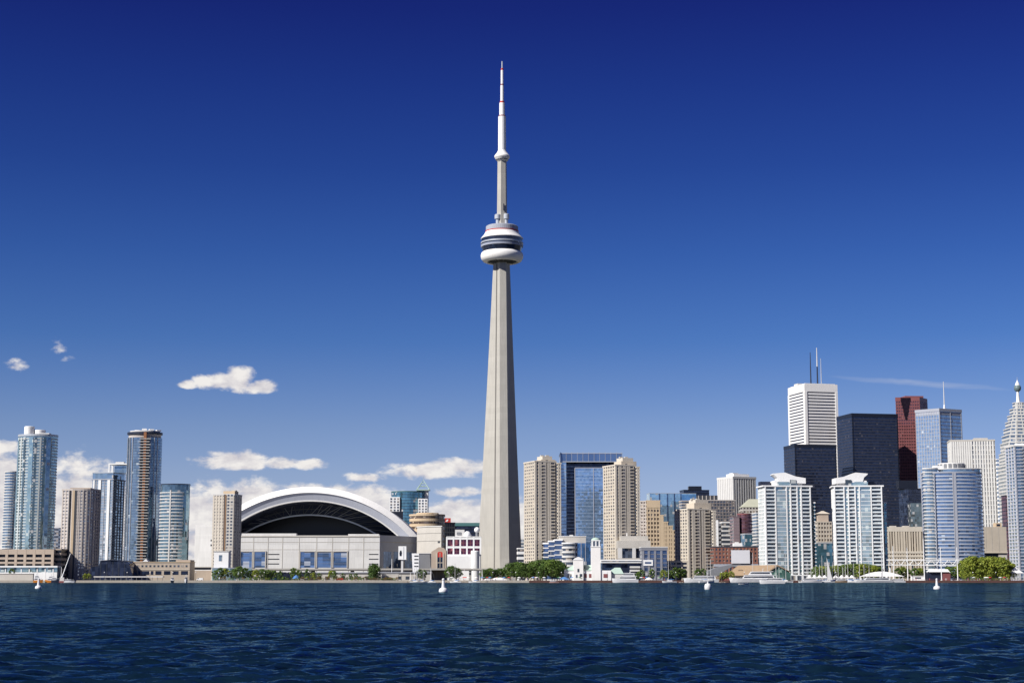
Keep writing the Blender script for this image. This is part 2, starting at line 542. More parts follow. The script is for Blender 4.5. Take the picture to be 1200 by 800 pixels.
# ------------------------------------------------------------------ water, land, quay
def make_water():
    m, t, b = node_mat('lake_water')
    g = pos(t)
    P0 = g.outputs['Position']
    big = noise(t, vscale(t, P0, (.02, .012, 1)), 1, 4, .55)
    c = mixc(t, big, (.0028, .0100, .0205), (.0042, .0148, .0285))
    t.links.new(c, b.inputs['Base Color'])
    b.inputs['Roughness'].default_value = .12
    b.inputs['IOR'].default_value = 1.25
    # small ripples: random facet tilts too fine for the mesh, in two sizes
    tilt = None
    for sc_, k_, dt in ((vscale(t, P0, (4.5, 5.5, 1)), .55, 2), (vscale(t, P0, (1.5, 2.0, 1)), 1.0, 3), (vscale(t, P0, (.33, .5, 1)), .9, 4), (vscale(t, P0, (.12, .03, 1)), .85, 4), (vscale(t, P0, (.32, .07, 1)), .6, 3), (vscale(t, P0, (.016, .008, 1)), .16, 3)):
        n = t.nodes.new('ShaderNodeTexNoise'); n.inputs['Scale'].default_value = 1; n.inputs['Detail'].default_value = dt
        n.inputs['Roughness'].default_value = .6; n.inputs['Distortion'].default_value = .3
        t.links.new(sc_, n.inputs['Vector'])
        o = t.nodes.new('ShaderNodeVectorMath'); o.operation = 'MULTIPLY_ADD'
        t.links.new(n.outputs[1], o.inputs[0]); o.inputs[1].default_value = (k_, k_ * 1.15, 0); o.inputs[2].default_value = (-k_ / 2, -k_ * .575, 0)
        if tilt is not None:
            a_ = t.nodes.new('ShaderNodeVectorMath'); t.links.new(tilt, a_.inputs[0]); t.links.new(o.outputs[0], a_.inputs[1]); tilt = a_.outputs[0]
        else: tilt = o.outputs[0]
    a_ = t.nodes.new('ShaderNodeVectorMath'); t.links.new(tilt, a_.inputs[0]); t.links.new(g.outputs['Normal'], a_.inputs[1])
    nm = t.nodes.new('ShaderNodeVectorMath'); nm.operation = 'NORMALIZE'; t.links.new(a_.outputs[0], nm.inputs[0])
    t.links.new(nm.outputs[0], b.inputs['Normal'])
    # reflection dimmed like a polariser does; its blue tint is put into gloss colour
    b.inputs['Specular IOR Level'].default_value = 0
    gl = t.nodes.new('ShaderNodeBsdfGlossy'); gl.inputs['Roughness'].default_value = .1
    gl.inputs['Color'].default_value = (.22, .37, .44, 1)
    t.links.new(nm.outputs[0], gl.inputs['Normal'])
    fr = t.nodes.new('ShaderNodeFresnel'); fr.inputs['IOR'].default_value = 1.42
    t.links.new(nm.outputs[0], fr.inputs['Normal'])
    mx = t.nodes.new('ShaderNodeMixShader')
    t.links.new(fr.outputs[0], mx.inputs[0]); t.links.new(b.outputs[0], mx.inputs[1]); t.links.new(gl.outputs[0], mx.inputs[2])
    t.links.new(mx.outputs[0], t.nodes['Material Output'].inputs[0])
    NR, NC = 1000, 860
    ys_ = 40 * (1310 / 40) ** (np.linspace(0, 1, NR))
    s_ = np.linspace(-1, 1, NC)
    Y = np.repeat(ys_[:, None], NC, 1)
    Xg = s_[None, :] * (0.5 * Y + 30)
    spy = Y * math.log(1310 / 40) / NR
    spx = (Y + 60) / NC
    spn = np.maximum(spy, spx)
    Zg = np.zeros_like(Y); rn = np.random.default_rng(5)
    for i in range(90):
        lam = .4 * (3.6 / .4) ** rn.random()
        a = rn.normal(0, .45) - math.pi / 2 + .35
        k = 2 * math.pi / lam
        amp = .0068 * lam ** .8 * (1 if lam < 2.5 else .6)
        att = np.clip((lam / spn - 2.2) / 3, 0, 1)
        ph = rn.random() * 6.283
        wob = .8 * np.sin(Xg * .013 * rn.random() + Y * .011 * rn.random() + ph)
        Zg += amp * att * np.sin(k * (math.cos(a) * Xg + math.sin(a) * Y) + ph + wob)
    gust = .72 + .45 * np.sin(Xg * .021 + 1.3 * np.sin(Y * .017)) * np.sin(Y * .028 + 1.1 * np.sin(Xg * .013))
    Zg *= gust
    rms = float(Zg[:300].std()); Zg = Zg + .02 * (Zg * Zg / rms - rms)         # sharper crests
    taper = np.clip((1 - np.abs(s_)) * 25, 0, 1)[None, :] * np.clip(np.arange(NR) / 25, 0, 1)[:, None] * np.clip((NR - 1 - np.arange(NR)) / 15, 0, 1)[:, None]
    Zg *= taper
    co = np.stack([Xg, Y, Zg], -1).reshape(-1, 3)
    ex = np.array([(-30000, 40, 0), (30000, 40, 0), (-30000, 1310, 0), (30000, 1310, 0), (-30000, -30000, 0), (30000, -30000, 0)])
    nv = len(co); co = np.concatenate([co, ex])
    i = np.arange(NR - 1)[:, None] * NC + np.arange(NC - 1)[None, :]
    q = np.stack([i, i + 1, i + NC + 1, i + NC], -1).reshape(-1, 4)
    e = nv
    q = np.concatenate([q, [(e, 0, (NR - 1) * NC, e + 2), (NC - 1, e + 1, e + 3, NR * NC - 1), (e + 4, e + 5, e + 1, e)]])
    me = bpy.data.meshes.new('water')
    me.vertices.add(len(co)); me.vertices.foreach_set('co', co.astype(np.float32).ravel())
    me.loops.add(q.size); me.loops.foreach_set('vertex_index', q.astype(np.int32).ravel())
    me.polygons.add(len(q)); me.polygons.foreach_set('loop_start', np.arange(len(q), dtype=np.int32) * 4)
    me.polygons.foreach_set('use_smooth', [True] * len(q))
    me.update(calc_edges=True); me.validate()
    me.materials.append(m)
    o = bpy.data.objects.new('water', me); COL.objects.link(o); structure(o)


make_water()
# land: one sheet from the quay edge to the horizon
gm, gt, gb = node_mat('city_ground')
gg = pos(gt)
gn = noise(gt, gg.outputs['Position'], .03, 6, .6)
gt.links.new(mixc(gt, gn.smooth(.35, .65), (.20, .18, .15), (.07, .085, .05)), gb.inputs['Base Color'])
gb.inputs['Roughness'].default_value = .9
YQ = 1308.0
land = MB().box(-30000, 30000, YQ + 3.02, 40000, -3, G0).build('ground', gm); structure(land)
quaym = M('quay_stone', (.44, .40, .34), stain=.3)
structure(MB().box(-2500, X(620, YQ), YQ, YQ + 3, -3, G0 + .25).build('quay', quaym))
quayd = M('dark_quay_timber', (.12, .06, .05), stain=.3)
structure(MB().box(X(620, YQ) + .02, 2500, YQ, YQ + 3, -3, G0 + .2).build('quay', quayd))
promm = M('promenade_paving', (.46, .41, .36), sc=.3)
structure(MB().box(-2500, 2500, YQ + 3.04, YQ + 34, G0 - .5, G0 + .12).build('promenade', promm))
structure(MB().box(-2500, 2500, YQ + 46, YQ + 60, G0 - .5, G0 + .006).build('road', asph))

# ------------------------------------------------------------------ the concrete observation tower
def cn():
    D = 1730
    cx, cy = X(588.2, D, 400), D
    t = thing('observation_tower', 'very tall tapering concrete tower with a round pod and a white needle mast', 'tower', cx, cy)
    c = M('tower_concrete', (.47, .45, .405), var=.1, sc=.03, stain=.2, pan=(400, 400, 6, .07))
    legs = [R(157), R(276.5), R(47)]
    zt = Z(309, D)
    def ring(z):
        k = min(1, max(0, (z - G0) / (zt - G0)))
        L = 26.8 + (8.6 - 26.8) * (k ** .93) + 2.2 * max(0, .07 - k) / .07
        h = 4.9 + (3.3 - 4.9) * k
        rc = 9.2 + (6.6 - 9.2) * k
        o = []
        for a in legs:
            d, n = Vector((math.cos(a), math.sin(a))), Vector((-math.sin(a), math.cos(a)))
            for q in (d * L - n * h, d * L + n * h):
                o.append((cx + q.x, cy + q.y, z))
            b = a + R(60)
            o.append((cx + rc * math.cos(b) * 1.0, cy + rc * math.sin(b), z))
        return o
    zs = [G0 - .5 + (zt - G0 + .5) * (i / 30) for i in range(31)]
    MB().loft([ring(z) for z in zs]).build('shaft', c, t)
    # dark lift shaft standing in the notch between two legs
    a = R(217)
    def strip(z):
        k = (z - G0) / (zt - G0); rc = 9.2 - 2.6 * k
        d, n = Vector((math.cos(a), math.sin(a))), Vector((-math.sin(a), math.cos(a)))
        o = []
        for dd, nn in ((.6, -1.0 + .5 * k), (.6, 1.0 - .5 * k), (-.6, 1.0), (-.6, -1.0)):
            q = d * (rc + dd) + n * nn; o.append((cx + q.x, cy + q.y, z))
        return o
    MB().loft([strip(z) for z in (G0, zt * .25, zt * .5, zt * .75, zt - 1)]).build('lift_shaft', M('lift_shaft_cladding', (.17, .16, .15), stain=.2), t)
    m = lambda n: W(n, D) * 1.02
    C = (cx, cy)
    MB().lathe([(14.8, Z(304.5, D)), (15.6, Z(307, D)), (17.6, Z(307.6, D)), (20.4, Z(306.2, D)), (22.3, Z(303, D)), (22.7, Z(299.8, D)), (22, Z(297, D)), (20.6, Z(295.6, D)), (18, Z(295.5, D))], C, 64).build('radome', wht2, t, smooth=True)
    MB().lathe([(6, Z(306.2, D)), (15.3, Z(306.4, D)), (15.2, Z(305.4, D))], C, 48).build('pod_underside', dkgrey, t)
    for i in range(12):
        a = R(i * 30 + 10)
        MB().obox((cx + 11.2 * math.cos(a), cy + 11.2 * math.sin(a)), a, 7.6, .8, Z(307.2, D), Z(306.3, D)).build('underside_bracket', mgrey, t)
    MB().lathe([(20.4, Z(295.7, D)), (21.6, Z(290.5, D)), (21.2, Z(290, D))], C, 64).build('lower_window_band', g_black, t)
    MB().lathe([(21, Z(290.2, D)), (22.3, Z(290, D)), (22.6, Z(287.6, D)), (21, Z(287.4, D))], C, 64).build('deck_ring', M('deck_ring_grey', (.36, .39, .48)), t)
    MB().lathe([(21.3, Z(287.5, D)), (22, Z(286, D))], C, 64).build('middle_window_band', g_deep, t)
    MB().lathe([(21, Z(286.1, D)), (22.6, Z(285.9, D)), (22.6, Z(284.4, D)), (21, Z(284.2, D))], C, 64).build('deck_ring', steel, t)
    MB().lathe([(21.6, Z(284.3, D)), (22.0, Z(280.2, D)), (21.4, Z(279.9, D))], C, 64).build('upper_window_band', g_black, t)
    MB().lathe([(22.4, Z(280.5, D)), (22.6, Z(279.7, D)), (19.2, Z(275.5, D)), (17.6, Z(272.2, D)), (10, Z(272, D))], C, 64).build('pod_roof', wht2, t)
    MB().lathe([(17.7, Z(272.3, D)), (17.9, Z(271.2, D)), (10, Z(271.1, D))], C, 64).build('red_ring', redp, t)
    MB().lathe([(17.2, Z(271.3, D)), (17.2, Z(266, D)), (16.2, Z(265.2, D)), (8, Z(264.6, D))], C, 48).build('equipment_drum', lav, t)
    for dx_, dy_, w_, y0, y1 in ((-4.4, -3, 3.6, 266, 252), (4.6, -3.2, 3.2, 266, 251.5), (0, 5, 4, 266, 252)):
        MB().lathe([(w_ * .62, Z(y0, D)), (w_ * .62, Z(258, D)), (w_, Z(257.4, D)), (w_, Z(y1 + .8, D)), (w_ * .8, Z(y1, D))], (cx + dx_, cy + dy_), 16).build('microwave_pod', steel, t)
    hx = lambda r, z, a0=R(17): [(cx + r * math.cos(a0 + i * R(60)), cy + r * math.sin(a0 + i * R(60)), z) for i in range(6)]
    MB().loft([hx(6.2, Z(266, D)), hx(5.6, Z(250, D)), hx(5.0, Z(188, D))]).build('upper_shaft', c, t)
    MB().obox((cx + 1.8, cy - 5.3), 0, .9, .5, Z(248, D), Z(240, D)).build('shaft_window', g_black, t)
    MB().lathe([(5, Z(189.5, D)), (6.2, Z(188, D)), (8.3, Z(184.6, D)), (8.3, Z(183, D)), (5.4, Z(179, D)), (4.3, Z(176.5, D)), (3, Z(176.4, D))], C, 40).build('upper_pod', wht2, t)
    MB().lathe([(5.3, Z(188.6, D)), (6.9, Z(187.2, D)), (6.7, Z(187.9, D))], C, 40).build('upper_pod_window', g_dark, t)
    def sec(y0, y1, r, mt, nm): MB().lathe([(r, Z(y0, D)), (r * .97, Z(y1, D))], C, 16).build(nm, mt, t)
    sec(176.6, 137, 4.25, white, 'mast_section'); sec(137.1, 135.6, 3.9, maroon, 'mast_collar')
    sec(135.7, 121, 3.05, white, 'mast_section'); sec(121.1, 119, 2.5, redp, 'mast_collar')
    sec(119.1, 100.4, 1.85, white, 'mast_section'); sec(100.5, 98.8, 1.75, maroon, 'mast_collar')
    sec(98.9, 82.6, 1.5, white, 'mast_section'); sec(82.7, 80.4, 1.35, redp, 'mast_collar')
    sec(80.5, 72.2, .75, steel, 'mast_tip')
    # low entrance buildings at its foot
    b = thing('entrance_pavilion', 'low grey pavilion between the trees at the foot of the tall tower', 'building', X(588, 1690), 1690)
    MB().box(X(566, 1690), X(612, 1690), 1690, 1705, G0, Z(670.5, 1690)).build('wall', conc, b)
    MB().box(X(565, 1690), X(613, 1690), 1689, 1706, Z(670.5, 1690), Z(669.5, 1690)).build('roof', lav, b)


cn()


# ------------------------------------------------------------------ the stadium with its roof rolled open
def stadium():
    D = 1640
    cx = X(362.3, D, 628)
    s = thing('domed_stadium', 'concrete stadium with a white arched roof rolled open on a dark interior', 'stadium', cx, D + 110)
    wl = M('stadium_concrete', (.74, .73, .71), sc=.05, var=.1, stain=.16, pan=(14, 14, 6, .1))
    z1, zb = Z(627, D), G0 - .4
    fp = [(X(228, 1646), 1646), (X(262, D), D), (X(445, D), D), (X(489, 1705), 1705), (X(489, 1705), 1850), (X(445, D), 1900), (X(270, D), 1900), (X(228, 1646) + 1, 1850)]
    MB().prism(fp, zb, z1).build('wall', wl, s)
    fr = fp[1:3]
    MB().prism([(fp[0][0] + .2, fp[0][1] + .3), (fp[1][0], D + .4), (fp[1][0], D + 12), (fp[0][0] + .2, fp[0][1] + 12)], z1 - .02, Z(614.5, D)).build('parapet_block', wl, s)
    for a, b_, py in ((283, 347, 624.6), (408, 444, 625.3)):
        MB().box(X(a, D, 628), X(b_, D, 628), D + .6, D + 9, z1 - .02, Z(py, D)).build('parapet_block', wl, s)
    # panel joints: horizontal and vertical ribs standing proud
    for py in (634.6, 643.2): MB().box(X(262, D), X(445, D), D - .18, D + .5, Z(py + .5, D), Z(py, D)).build('string_course', concl, s)
    MB().box(X(262, D), X(445, D), D - .5, D + .5, z1 - 1.6, z1 - .15).build('string_course', concl, s)
    for px in (297, 314, 331, 350.5, 371, 389.5, 408.5, 426): MB().box(X(px, D) - .3, X(px, D) + .3, D - .22, D + .5, zb, z1 - 1.7).build('panel_rib', concl, s)
    def win(a, b_, ya, yb):
        w_ = MB().box(X(a, D), X(b_, D), D - .12, D + .4, Z(yb, D), Z(ya, D)).build('window', GLS, s)
        f = MB()
        MB().box(X(a, D) - .9, X(b_, D) + .9, D - .9, D + .4, Z(ya, D), Z(ya, D) + 1.0).build('lintel', concl, w_)
        for q in (X(a, D) - .5, X(b_, D) + .5): MB().box(q - .45, q + .45, D - .85, D + .4, Z(yb, D), Z(ya, D) - .02).build('jamb', concl, w_)
        for i in (1, 2, 3):
            zz = Z(yb + (ya - yb) * i / 4, D)
            MB().box(X(a, D), X(b_, D), D - .3, D + .3, zz - .12, zz + .12).build('transom', mgrey, w_)
    GLS = GL('stadium_glass', (.16, .26, .46), cell=(6, 6, 4), blind=.12, bc=(.38, .42, .5))
    for a, b_ in ((282.6, 295.6), (298.4, 311), (352.3, 369), (372, 388), (391, 406.6)): win(a, b_, 646.2, 664.6)
    for a, b_ in ((312.5, 327.5), (432.5, 443.5)):
        for py in (648.6, 654.2, 659.8): MB().box(X(a, D), X(b_, D), D - .15, D + .3, Z(py + 1, D), Z(py, D)).build('louvre', black, s)
    for a, b_ in ((.1, .3), (.36, .6), (.67, .86)):
        panel(s, fp, 2, a, b_, Z(665.5, 1680), Z(646.5, 1680), g_deep, 'window', .15)
    panel(s, fp, 2, -.002, 1.002, zb, z1 + .3, M('painted_shade_grey', (.40, .41, .46)), 'side_shade_panel', .1)  # darker grey sheet: the shade on the right-hand wall, painted as colour
    panel(s, fp, 2, 0, 1, Z(636, 1680), Z(635, 1680), conc, 'string_course', .3)
    for py in (633, 638.5): panel(s, fp, 0, .55, .75, Z(py + 2, 1690), Z(py, 1690), dkgrey, 'emblem', .15)
    # ---- roof arch, swept along a circle
    DA = D + 62
    cx = X(362.3, DA, 628)
    m = .99 * DA / F
    half, sag = 127.5 * m, 58.5 * m
    Rr = (half * half + sag * sag) / (2 * sag)
    zc = Z(569.8, DA) - Rr
    def sweep(prof, y0, a0, a1, n=72, Rb=Rr, zc_=None, cxx=None):
        zc_ = zc if zc_ is None else zc_; cxx = cx if cxx is None else cxx
        r = []
        for i in range(n + 1):
            a = a0 + (a1 - a0) * i / n
            r.append([(cxx + (Rb + dr) * math.cos(a), y0 + dd, zc_ + (Rb + dr) * math.sin(a)) for dr, dd in prof])
        return MB().loft(r)
    ah = math.asin(half / Rr) + R(.6)
    A0, A1 = R(90) - ah, R(90) + ah
    Y0 = DA
    sweep([(-6.2, 0), (-6.2, 9), (0, 9), (0, 6)], Y0, A0, A1).build('roof_rim', wht2, s)
    sweep([(-.3, 9.02), (-7.5, 9.02), (-7.5, 110), (-.3, 110)], Y0, A0, A1).build('roof_shell', white, s)
    sweep([(-6.25, 1.2), (-13.6, 3.2), (-13.6, 8.9), (-6.25, 8.9)], Y0, A0, A1).build('roof_fascia', lav, s)
    sweep([(-13.6, 2.6), (-14.9, 2.6), (-14.9, 8.8), (-13.6, 8.8)], Y0, A0, A1).build('roof_lip', offwh, s)
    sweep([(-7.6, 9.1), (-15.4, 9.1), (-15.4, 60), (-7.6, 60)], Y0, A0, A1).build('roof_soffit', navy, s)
    # inner panel: dark lattice filling between the first arch and a lower rim further in
    D = DA - 15
    mi = .99 * (D + 70) / F
    hi, si = 77 * mi, 21.5 * mi
    Ri = (hi * hi + si * si) / (2 * si)
    zi = Z(602.3, D + 70) - Ri; cxi = X(363, D + 70, 610)
    ai = math.asin(hi / Ri) + R(3)
    B0, B1 = R(90) - ai, R(90) + ai
    sweep([(-1.5, 0), (-1.5, 2.5), (0, 2.5), (0, 0)], D + 68, B0, B1, Rb=Ri, zc_=zi, cxx=cxi).build('inner_roof_rim', steel, s)
    pts = [(cxi + (Ri + .05) * math.cos(B1 + (B0 - B1) * i / 40), zi + (Ri + .05) * math.sin(B1 + (B0 - B1) * i / 40)) for i in range(41)]
    pts += [(cx + (Rr - 9) * math.cos(A0 + (A1 - A0) * i / 40), zc + (Rr - 9) * math.sin(A0 + (A1 - A0) * i / 40)) for i in range(41)]
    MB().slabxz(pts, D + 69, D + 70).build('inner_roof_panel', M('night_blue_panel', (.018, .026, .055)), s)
    rb = random.Random(2)
    for i in range(44):
        k0, k1 = (i + .5) / 44, (i + 1.2) / 44
        def pt(k, outer):
            a = (B1 + (B0 - B1) * k); b_ = A0 + (A1 - A0) * (1 - k)
            return (cxi + (Ri + .3) * math.cos(a), D + 68.4, zi + (Ri + .3) * math.sin(a)) if not outer else (cx + (Rr - 15) * math.cos(b_), D + 68.4, zc + (Rr - 15) * math.sin(b_))
        p0, p1 = pt(k0, i % 2), pt(k1, 1 - i % 2)
        MB().tube(p0, p1, .34, n=5).build('lattice_brace', rb.choice((mgrey, dkgrey)), s)
    for dr in (5, 10):
        sweep([(dr, .3), (dr, .9), (dr + .8, .9), (dr + .8, .3)], D + 68, B0 + R(9 if dr == 8 else 14), B1 - R(9 if dr == 8 else 14), Rb=Ri, zc_=zi, cxx=cxi, n=48).build('lattice_chord', dkgrey, s)
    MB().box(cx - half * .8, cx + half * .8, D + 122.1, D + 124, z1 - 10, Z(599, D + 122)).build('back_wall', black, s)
    # vertical stadium-side ramp tower, right
    r = thing('ramp_building', 'tall blank concrete ramp block against the right end of the stadium', 'building', X(500, 1640), 1640)
    p = [(X(488, 1660), 1668), (X(500, 1640), 1650), (X(517, 1640), 1640), (X(517, 1640), 1690), (X(488, 1640), 1690)]
    MB().prism(p, zb, Z(617, 1650)).build('wall', concl, r)
    MB().prism(off(p, .6), Z(617, 1650), Z(616, 1650)).build('roof', offwh, r)
    for py in (624, 633): MB().prism(off(p, .25), Z(py + .7, 1650), Z(py, 1650)).build('string_course', conc, r)
    panel(r, p, 1, .76, .92, Z(636, 1645), Z(633.4, 1645), dkgrey, 'emblem', .15)
    # sloping low grey annex
    a = thing('grey_annex', 'grey metal clad annex with a sloping end beside the stadium', 'building', X(498, 1560), 1560)
    MB().slabxz([(X(489, 1560), G0 - .3), (X(506, 1560), G0 - .3), (X(503.5, 1560), Z(648.5, 1560)), (X(489, 1560), Z(648.5, 1560))], 1560, 1590).build('wall', mgrey, a)
    MB().box(X(489, 1560) - .3, X(503.6, 1560) + .3, 1559.6, 1590.2, Z(648.5, 1560), Z(647.9, 1560)).build('roof', lav, a)


stadium()


# ------------------------------------------------------------------ elevated road across the site
def expressway():
    D = 1525
    x0, x1 = X(286, D), X(700, D)
    e = thing('elevated_road', 'long low elevated road on concrete piers in front of the stadium', 'viaduct', (x0 + x1) / 2, D)
    MB().box(x0, x1, D, D + 22, Z(668.3, D), Z(666.6, D)).build('deck', dkgrey, e)
    MB().box(x0, x1, D - .4, D - .02, Z(667.6, D), Z(665.6, D)).build('parapet', conc, e)
    for i in range(18):
        xx = x0 + 8 + (x1 - x0 - 16) * i / 17
        MB().box(xx - 1, xx + 1, D + 3, D + 19, G0 - .3, Z(668.3, D)).build('pier', conc, e)
    D = 1480
    w = thing('waterfront_shed', 'long low pale shed behind the park trees below the stadium', 'building', X(370, D), D)
    MB().box(X(292, D), X(505, D), D, D + 15, G0 - .3, Z(671, D)).build('wall', concl, w)
    MB().box(X(291, D), X(506, D), D - 1, D + 16, Z(671, D), Z(670, D)).build('roof', lav, w)
    for i in range(22):
        px = 297 + i * 9.4
        MB().box(X(px, D), X(px + 4.5, D), D - .1, D + .3, G0 + .8, G0 + 3.6).build('window', g_dark, w)


expressway()


# ------------------------------------------------------------------ between stadium and tower
def middle():
    D = 2100
    p = ell(457, 498, D, n=40, py=590)
    b = block('round_office_tower', 'dark blue round glass tower rising behind the right end of the stadium', 'building', p, G0, Z(576, D), 30, g_teal, band=navy, bh=.5, bo=.1, roof=teal)
    c = cen(p)
    for l, r_, top in ((456.5, 468.5, 582), (490, 501, 584)):
        x0, x1 = X(l, D, 590), X(r_, D, 590)
        MB().box(x0, x1, D - .5, D + 20, G0, Z(top, D)).build('side_wing', white, b)
        nx = 3
        for i in range(nx):
            for k in range(8):
                xa = x0 + (x1 - x0) * (i + .22) / nx
                MB().box(xa, xa + (x1 - x0) / nx * .56, D - .6, D, Z(top + 3.4 + k * 3.3, D), Z(top + 1.3 + k * 3.3, D)).build('window', g_dark, b)
    sx = X(495, D, 570)
    MB().obox((sx, D + 22), 0, 13, 13, G0, Z(573.5, D)).build('stair_core', offwh, b)
    MB().prism([(sx - 8.5, D + 13), (sx + 8.5, D + 13), (sx + 8.5, D + 31), (sx - 8.5, D + 31)], Z(573.5, D), Z(572.4, D)).build('cap_slab', greenr, b)
    pyr = MB()
    ap = (sx, D + 22, Z(561, D))
    for q in ((-8, 14), (8, 14), (8, 30), (-8, 30)): pyr.tube((sx + q[0], D + q[1], Z(572.4, D)), ap, .5, .3)
    for f in (.35, .65):
        cs = [(sx + q[0] * (1 - f), D + 22 + (q[1] - 22) * (1 - f), Z(572.4, D) + (ap[2] - Z(572.4, D)) * f) for q in ((-8, 14), (8, 14), (8, 30), (-8, 30))]
        for i in range(4): pyr.tube(cs[i], cs[(i + 1) % 4], .35)
    pyr.build('crown_lattice', greenr, b)
    MB().tube((sx, D + 22, Z(562, D)), (sx, D + 22, Z(556.5, D)), .35, .1).build('antenna', steel, b)
    # round striped hotel
    D = 1800
    p = arc(480, 521, D, 14, 18, py=610, n=24)
    b = block('round_hotel', 'tan curved building with dark window stripes behind the ramp block', 'building', p, G0, Z(604, D), 12, g_tan, band=tan, bh=2.9, bo=.5, roof=tan, par=2)
    MB().lathe([(W(13.5, D), Z(604.5, D)), (W(13.5, D), Z(600.5, D)), (W(12.5, D), Z(600, D))], (X(500, D, 602), D + 16), 28).build('penthouse', tan, b)
    MB().box(X(505, D, 602), X(512, D, 602), D + 6, D + 16, Z(604, D), Z(601, D)).build('rooftop_unit', conc, b)
    # dark building with red sign
    D = 1850
    p = rrect(516, 533, D, 25)
    b = block('dark_office_block', 'dark glass block with a red rooftop sign beside the curved tan building', 'building', p, G0, Z(613, D), 12, g_black, band=dkgrey, bh=1.3, bo=.25, piers=((0, 6, .5, .4, dkgrey),), roof=black)
    sg = thing('rooftop_sign', 'square red sign with a pale mark on the dark block roof', 'sign', X(524, D, 610), D + 4, Z(613, D) + 1.05)
    MB().box(X(519.5, D, 610), X(528, D, 610), D + 3, D + 5, Z(612.2, D), Z(606.6, D)).build('panel', redp, sg)
    MB().slabxz([(X(522, D, 610), Z(610.6, D)), (X(524, D, 610), Z(610.8, D)), (X(525.6, D, 610), Z(608.4, D)), (X(523.6, D, 610), Z(608.2, D))], D + 2.8, D + 3.1).build('mark', white, sg)
    MB().box(X(520.5, D, 610), X(527, D, 610), D + 3.4, D + 4.6, Z(613, D) + .9, Z(612.2, D)).build('stand', dkgrey, sg)
    # dark green roofed block behind
    D = 1950
    b = thing('green_roofed_block', 'dark block with a low teal roof behind the white gridded building', 'building', X(548, D), D)
    p = [(X(529, D), D), (X(567, D), D), (X(567, D), D + 30), (X(529, D), D + 30)]
    vol(b, p, G0, Z(616, D), 14, g_black, band=black, bh=1.2, bo=.2)
    MB().prism(off(p, 1), Z(616, D), Z(612, D), p2=off(p, -5)).build('roof', teal, b)
    # white gridded building with maroon windows
    D = 1620
    b = thing('broadcast_building', 'white gridded building with maroon windows left of the tall tower', 'building', X(543, D), D)
    x0, x1 = X(523.5, D), X(563, D)
    MB().box(x0, x1, D + .6, D + 30, G0 - .3, Z(629, D)).build('core', conc, b)
    MB().box(x0 - .3, x1 + .3, D - .2, D + 30.3, Z(629, D), Z(628.2, D)).build('roof', white, b)
    g_mar = GL('maroon_glass', (.085, .022, .06), cell=(2.2, 9, 3), blind=.08, bc=(.3, .1, .12), metal=.4)
    n = 5
    for i in range(n):
        for j, (ya, yb) in enumerate(((632, 639.5), (642, 649.5))):
            xa, xb = x0 + (x1 - x0) * (i + .1) / n, x0 + (x1 - x0) * (i + .9) / n
            w_ = MB().box(xa, xb, D + .3, D + .62, Z(yb, D), Z(ya, D)).build('window', g_mar, b)
            MB().box((xa + xb) / 2 - .18, (xa + xb) / 2 + .18, D + .1, D + .4, Z(yb, D), Z(ya, D)).build('mullion', maroon, w_)
            MB().box(xa, xb, D + .15, D + .35, Z((ya + yb) / 2, D) - .15, Z((ya + yb) / 2, D) + .15).build('transom', maroon, w_)
    for i in range(n + 1):
        xa = x0 + (x1 - x0) * i / n
        MB().box(xa - .75, xa + .75, D - .1, D + .7, Z(651, D), Z(629, D)).build('pier', white, b)
    for y_ in (630.6, 640.8, 650.4): MB().box(x0 - .2, x1 + .2, D - .02, D + .72, Z(y_ + 1.2, D), Z(y_ - 1.2, D)).build('floor_band', white, b)
    MB().box(X(524, D), X(563, D), D - 8, D + .5, G0 - .3, Z(651.2, D)).build('podium', white, b)
    MB().lathe([(W(5, D), G0 - .3), (W(5, D), Z(646, D)), (W(4.4, D), Z(645, D))], (X(557, D), D - 6), 24).build('corner_drum', white, b)
    MB().box(X(533, D, 620), X(544, D, 620), D + 8, D + 18, Z(628.3, D), Z(620, D)).build('rooftop_unit', offwh, b)
    MB().box(X(535, D, 620), X(540, D, 620), D + 7.4, D + 8.1, Z(626, D), Z(623, D)).build('louvre', mgrey, b)
    for i, (px, r_, yc) in enumerate(((547.5, 4.6, 626.6), (559, 3.3, 620.6))):
        Dd = D + 10 + i * 20
        rr = W(r_, Dd); zc = Z(yc, Dd)
        d = thing('radar_dome', ('large', 'smaller')[i] + ' white ball shaped radome on the roof of the white gridded building', 'radome', X(px, Dd, 625), Dd, Z(628.2, D), 'rooftop radomes')
        MB().lathe([(rr * math.sin(a * math.pi / 12), zc - rr * math.cos(a * math.pi / 12)) for a in range(2, 13)], (X(px, Dd, 625), Dd), 24).build('ball', white, d, smooth=True)
        MB().lathe([(rr * .55, Z(628.2, D)), (rr * .5, zc - rr * .8)], (X(px, Dd, 625), Dd), 16).build('pedestal', mgrey, d)
    # beige building with the red arched window
    D = 1540
    b = thing('arched_hall', 'beige hall with a tall arched window, red at the top', 'building', X(514, D), D)
    MB().slabxz([(X(505.5, D), G0 - .3), (X(523, D), G0 - .3), (X(523, D), Z(645, D)), (X(520, D), Z(641.5, D)), (X(514, D), Z(640.6, D)), (X(510, D), Z(643.5, D)), (X(505.5, D), Z(646, D))], D, D + 20).build('wall', pinkb, b)
    xa, xb = X(512, D), X(519.5, D); xm = (xa + xb) / 2
    MB().slabxz([(xa, Z(665, D)), (xb, Z(665, D)), (xb, Z(652.5, D)), (xa, Z(652.5, D))], D - .2, D + .2).build('window', g_black, b)
    MB().slabxz([(xa, Z(652.4, D)), (xb, Z(652.4, D)), (xb, Z(648, D)), (xm + 1.2, Z(646, D)), (xm - 1.2, Z(646, D)), (xa, Z(648, D))], D - .22, D + .2).build('arch_light', redp, b)
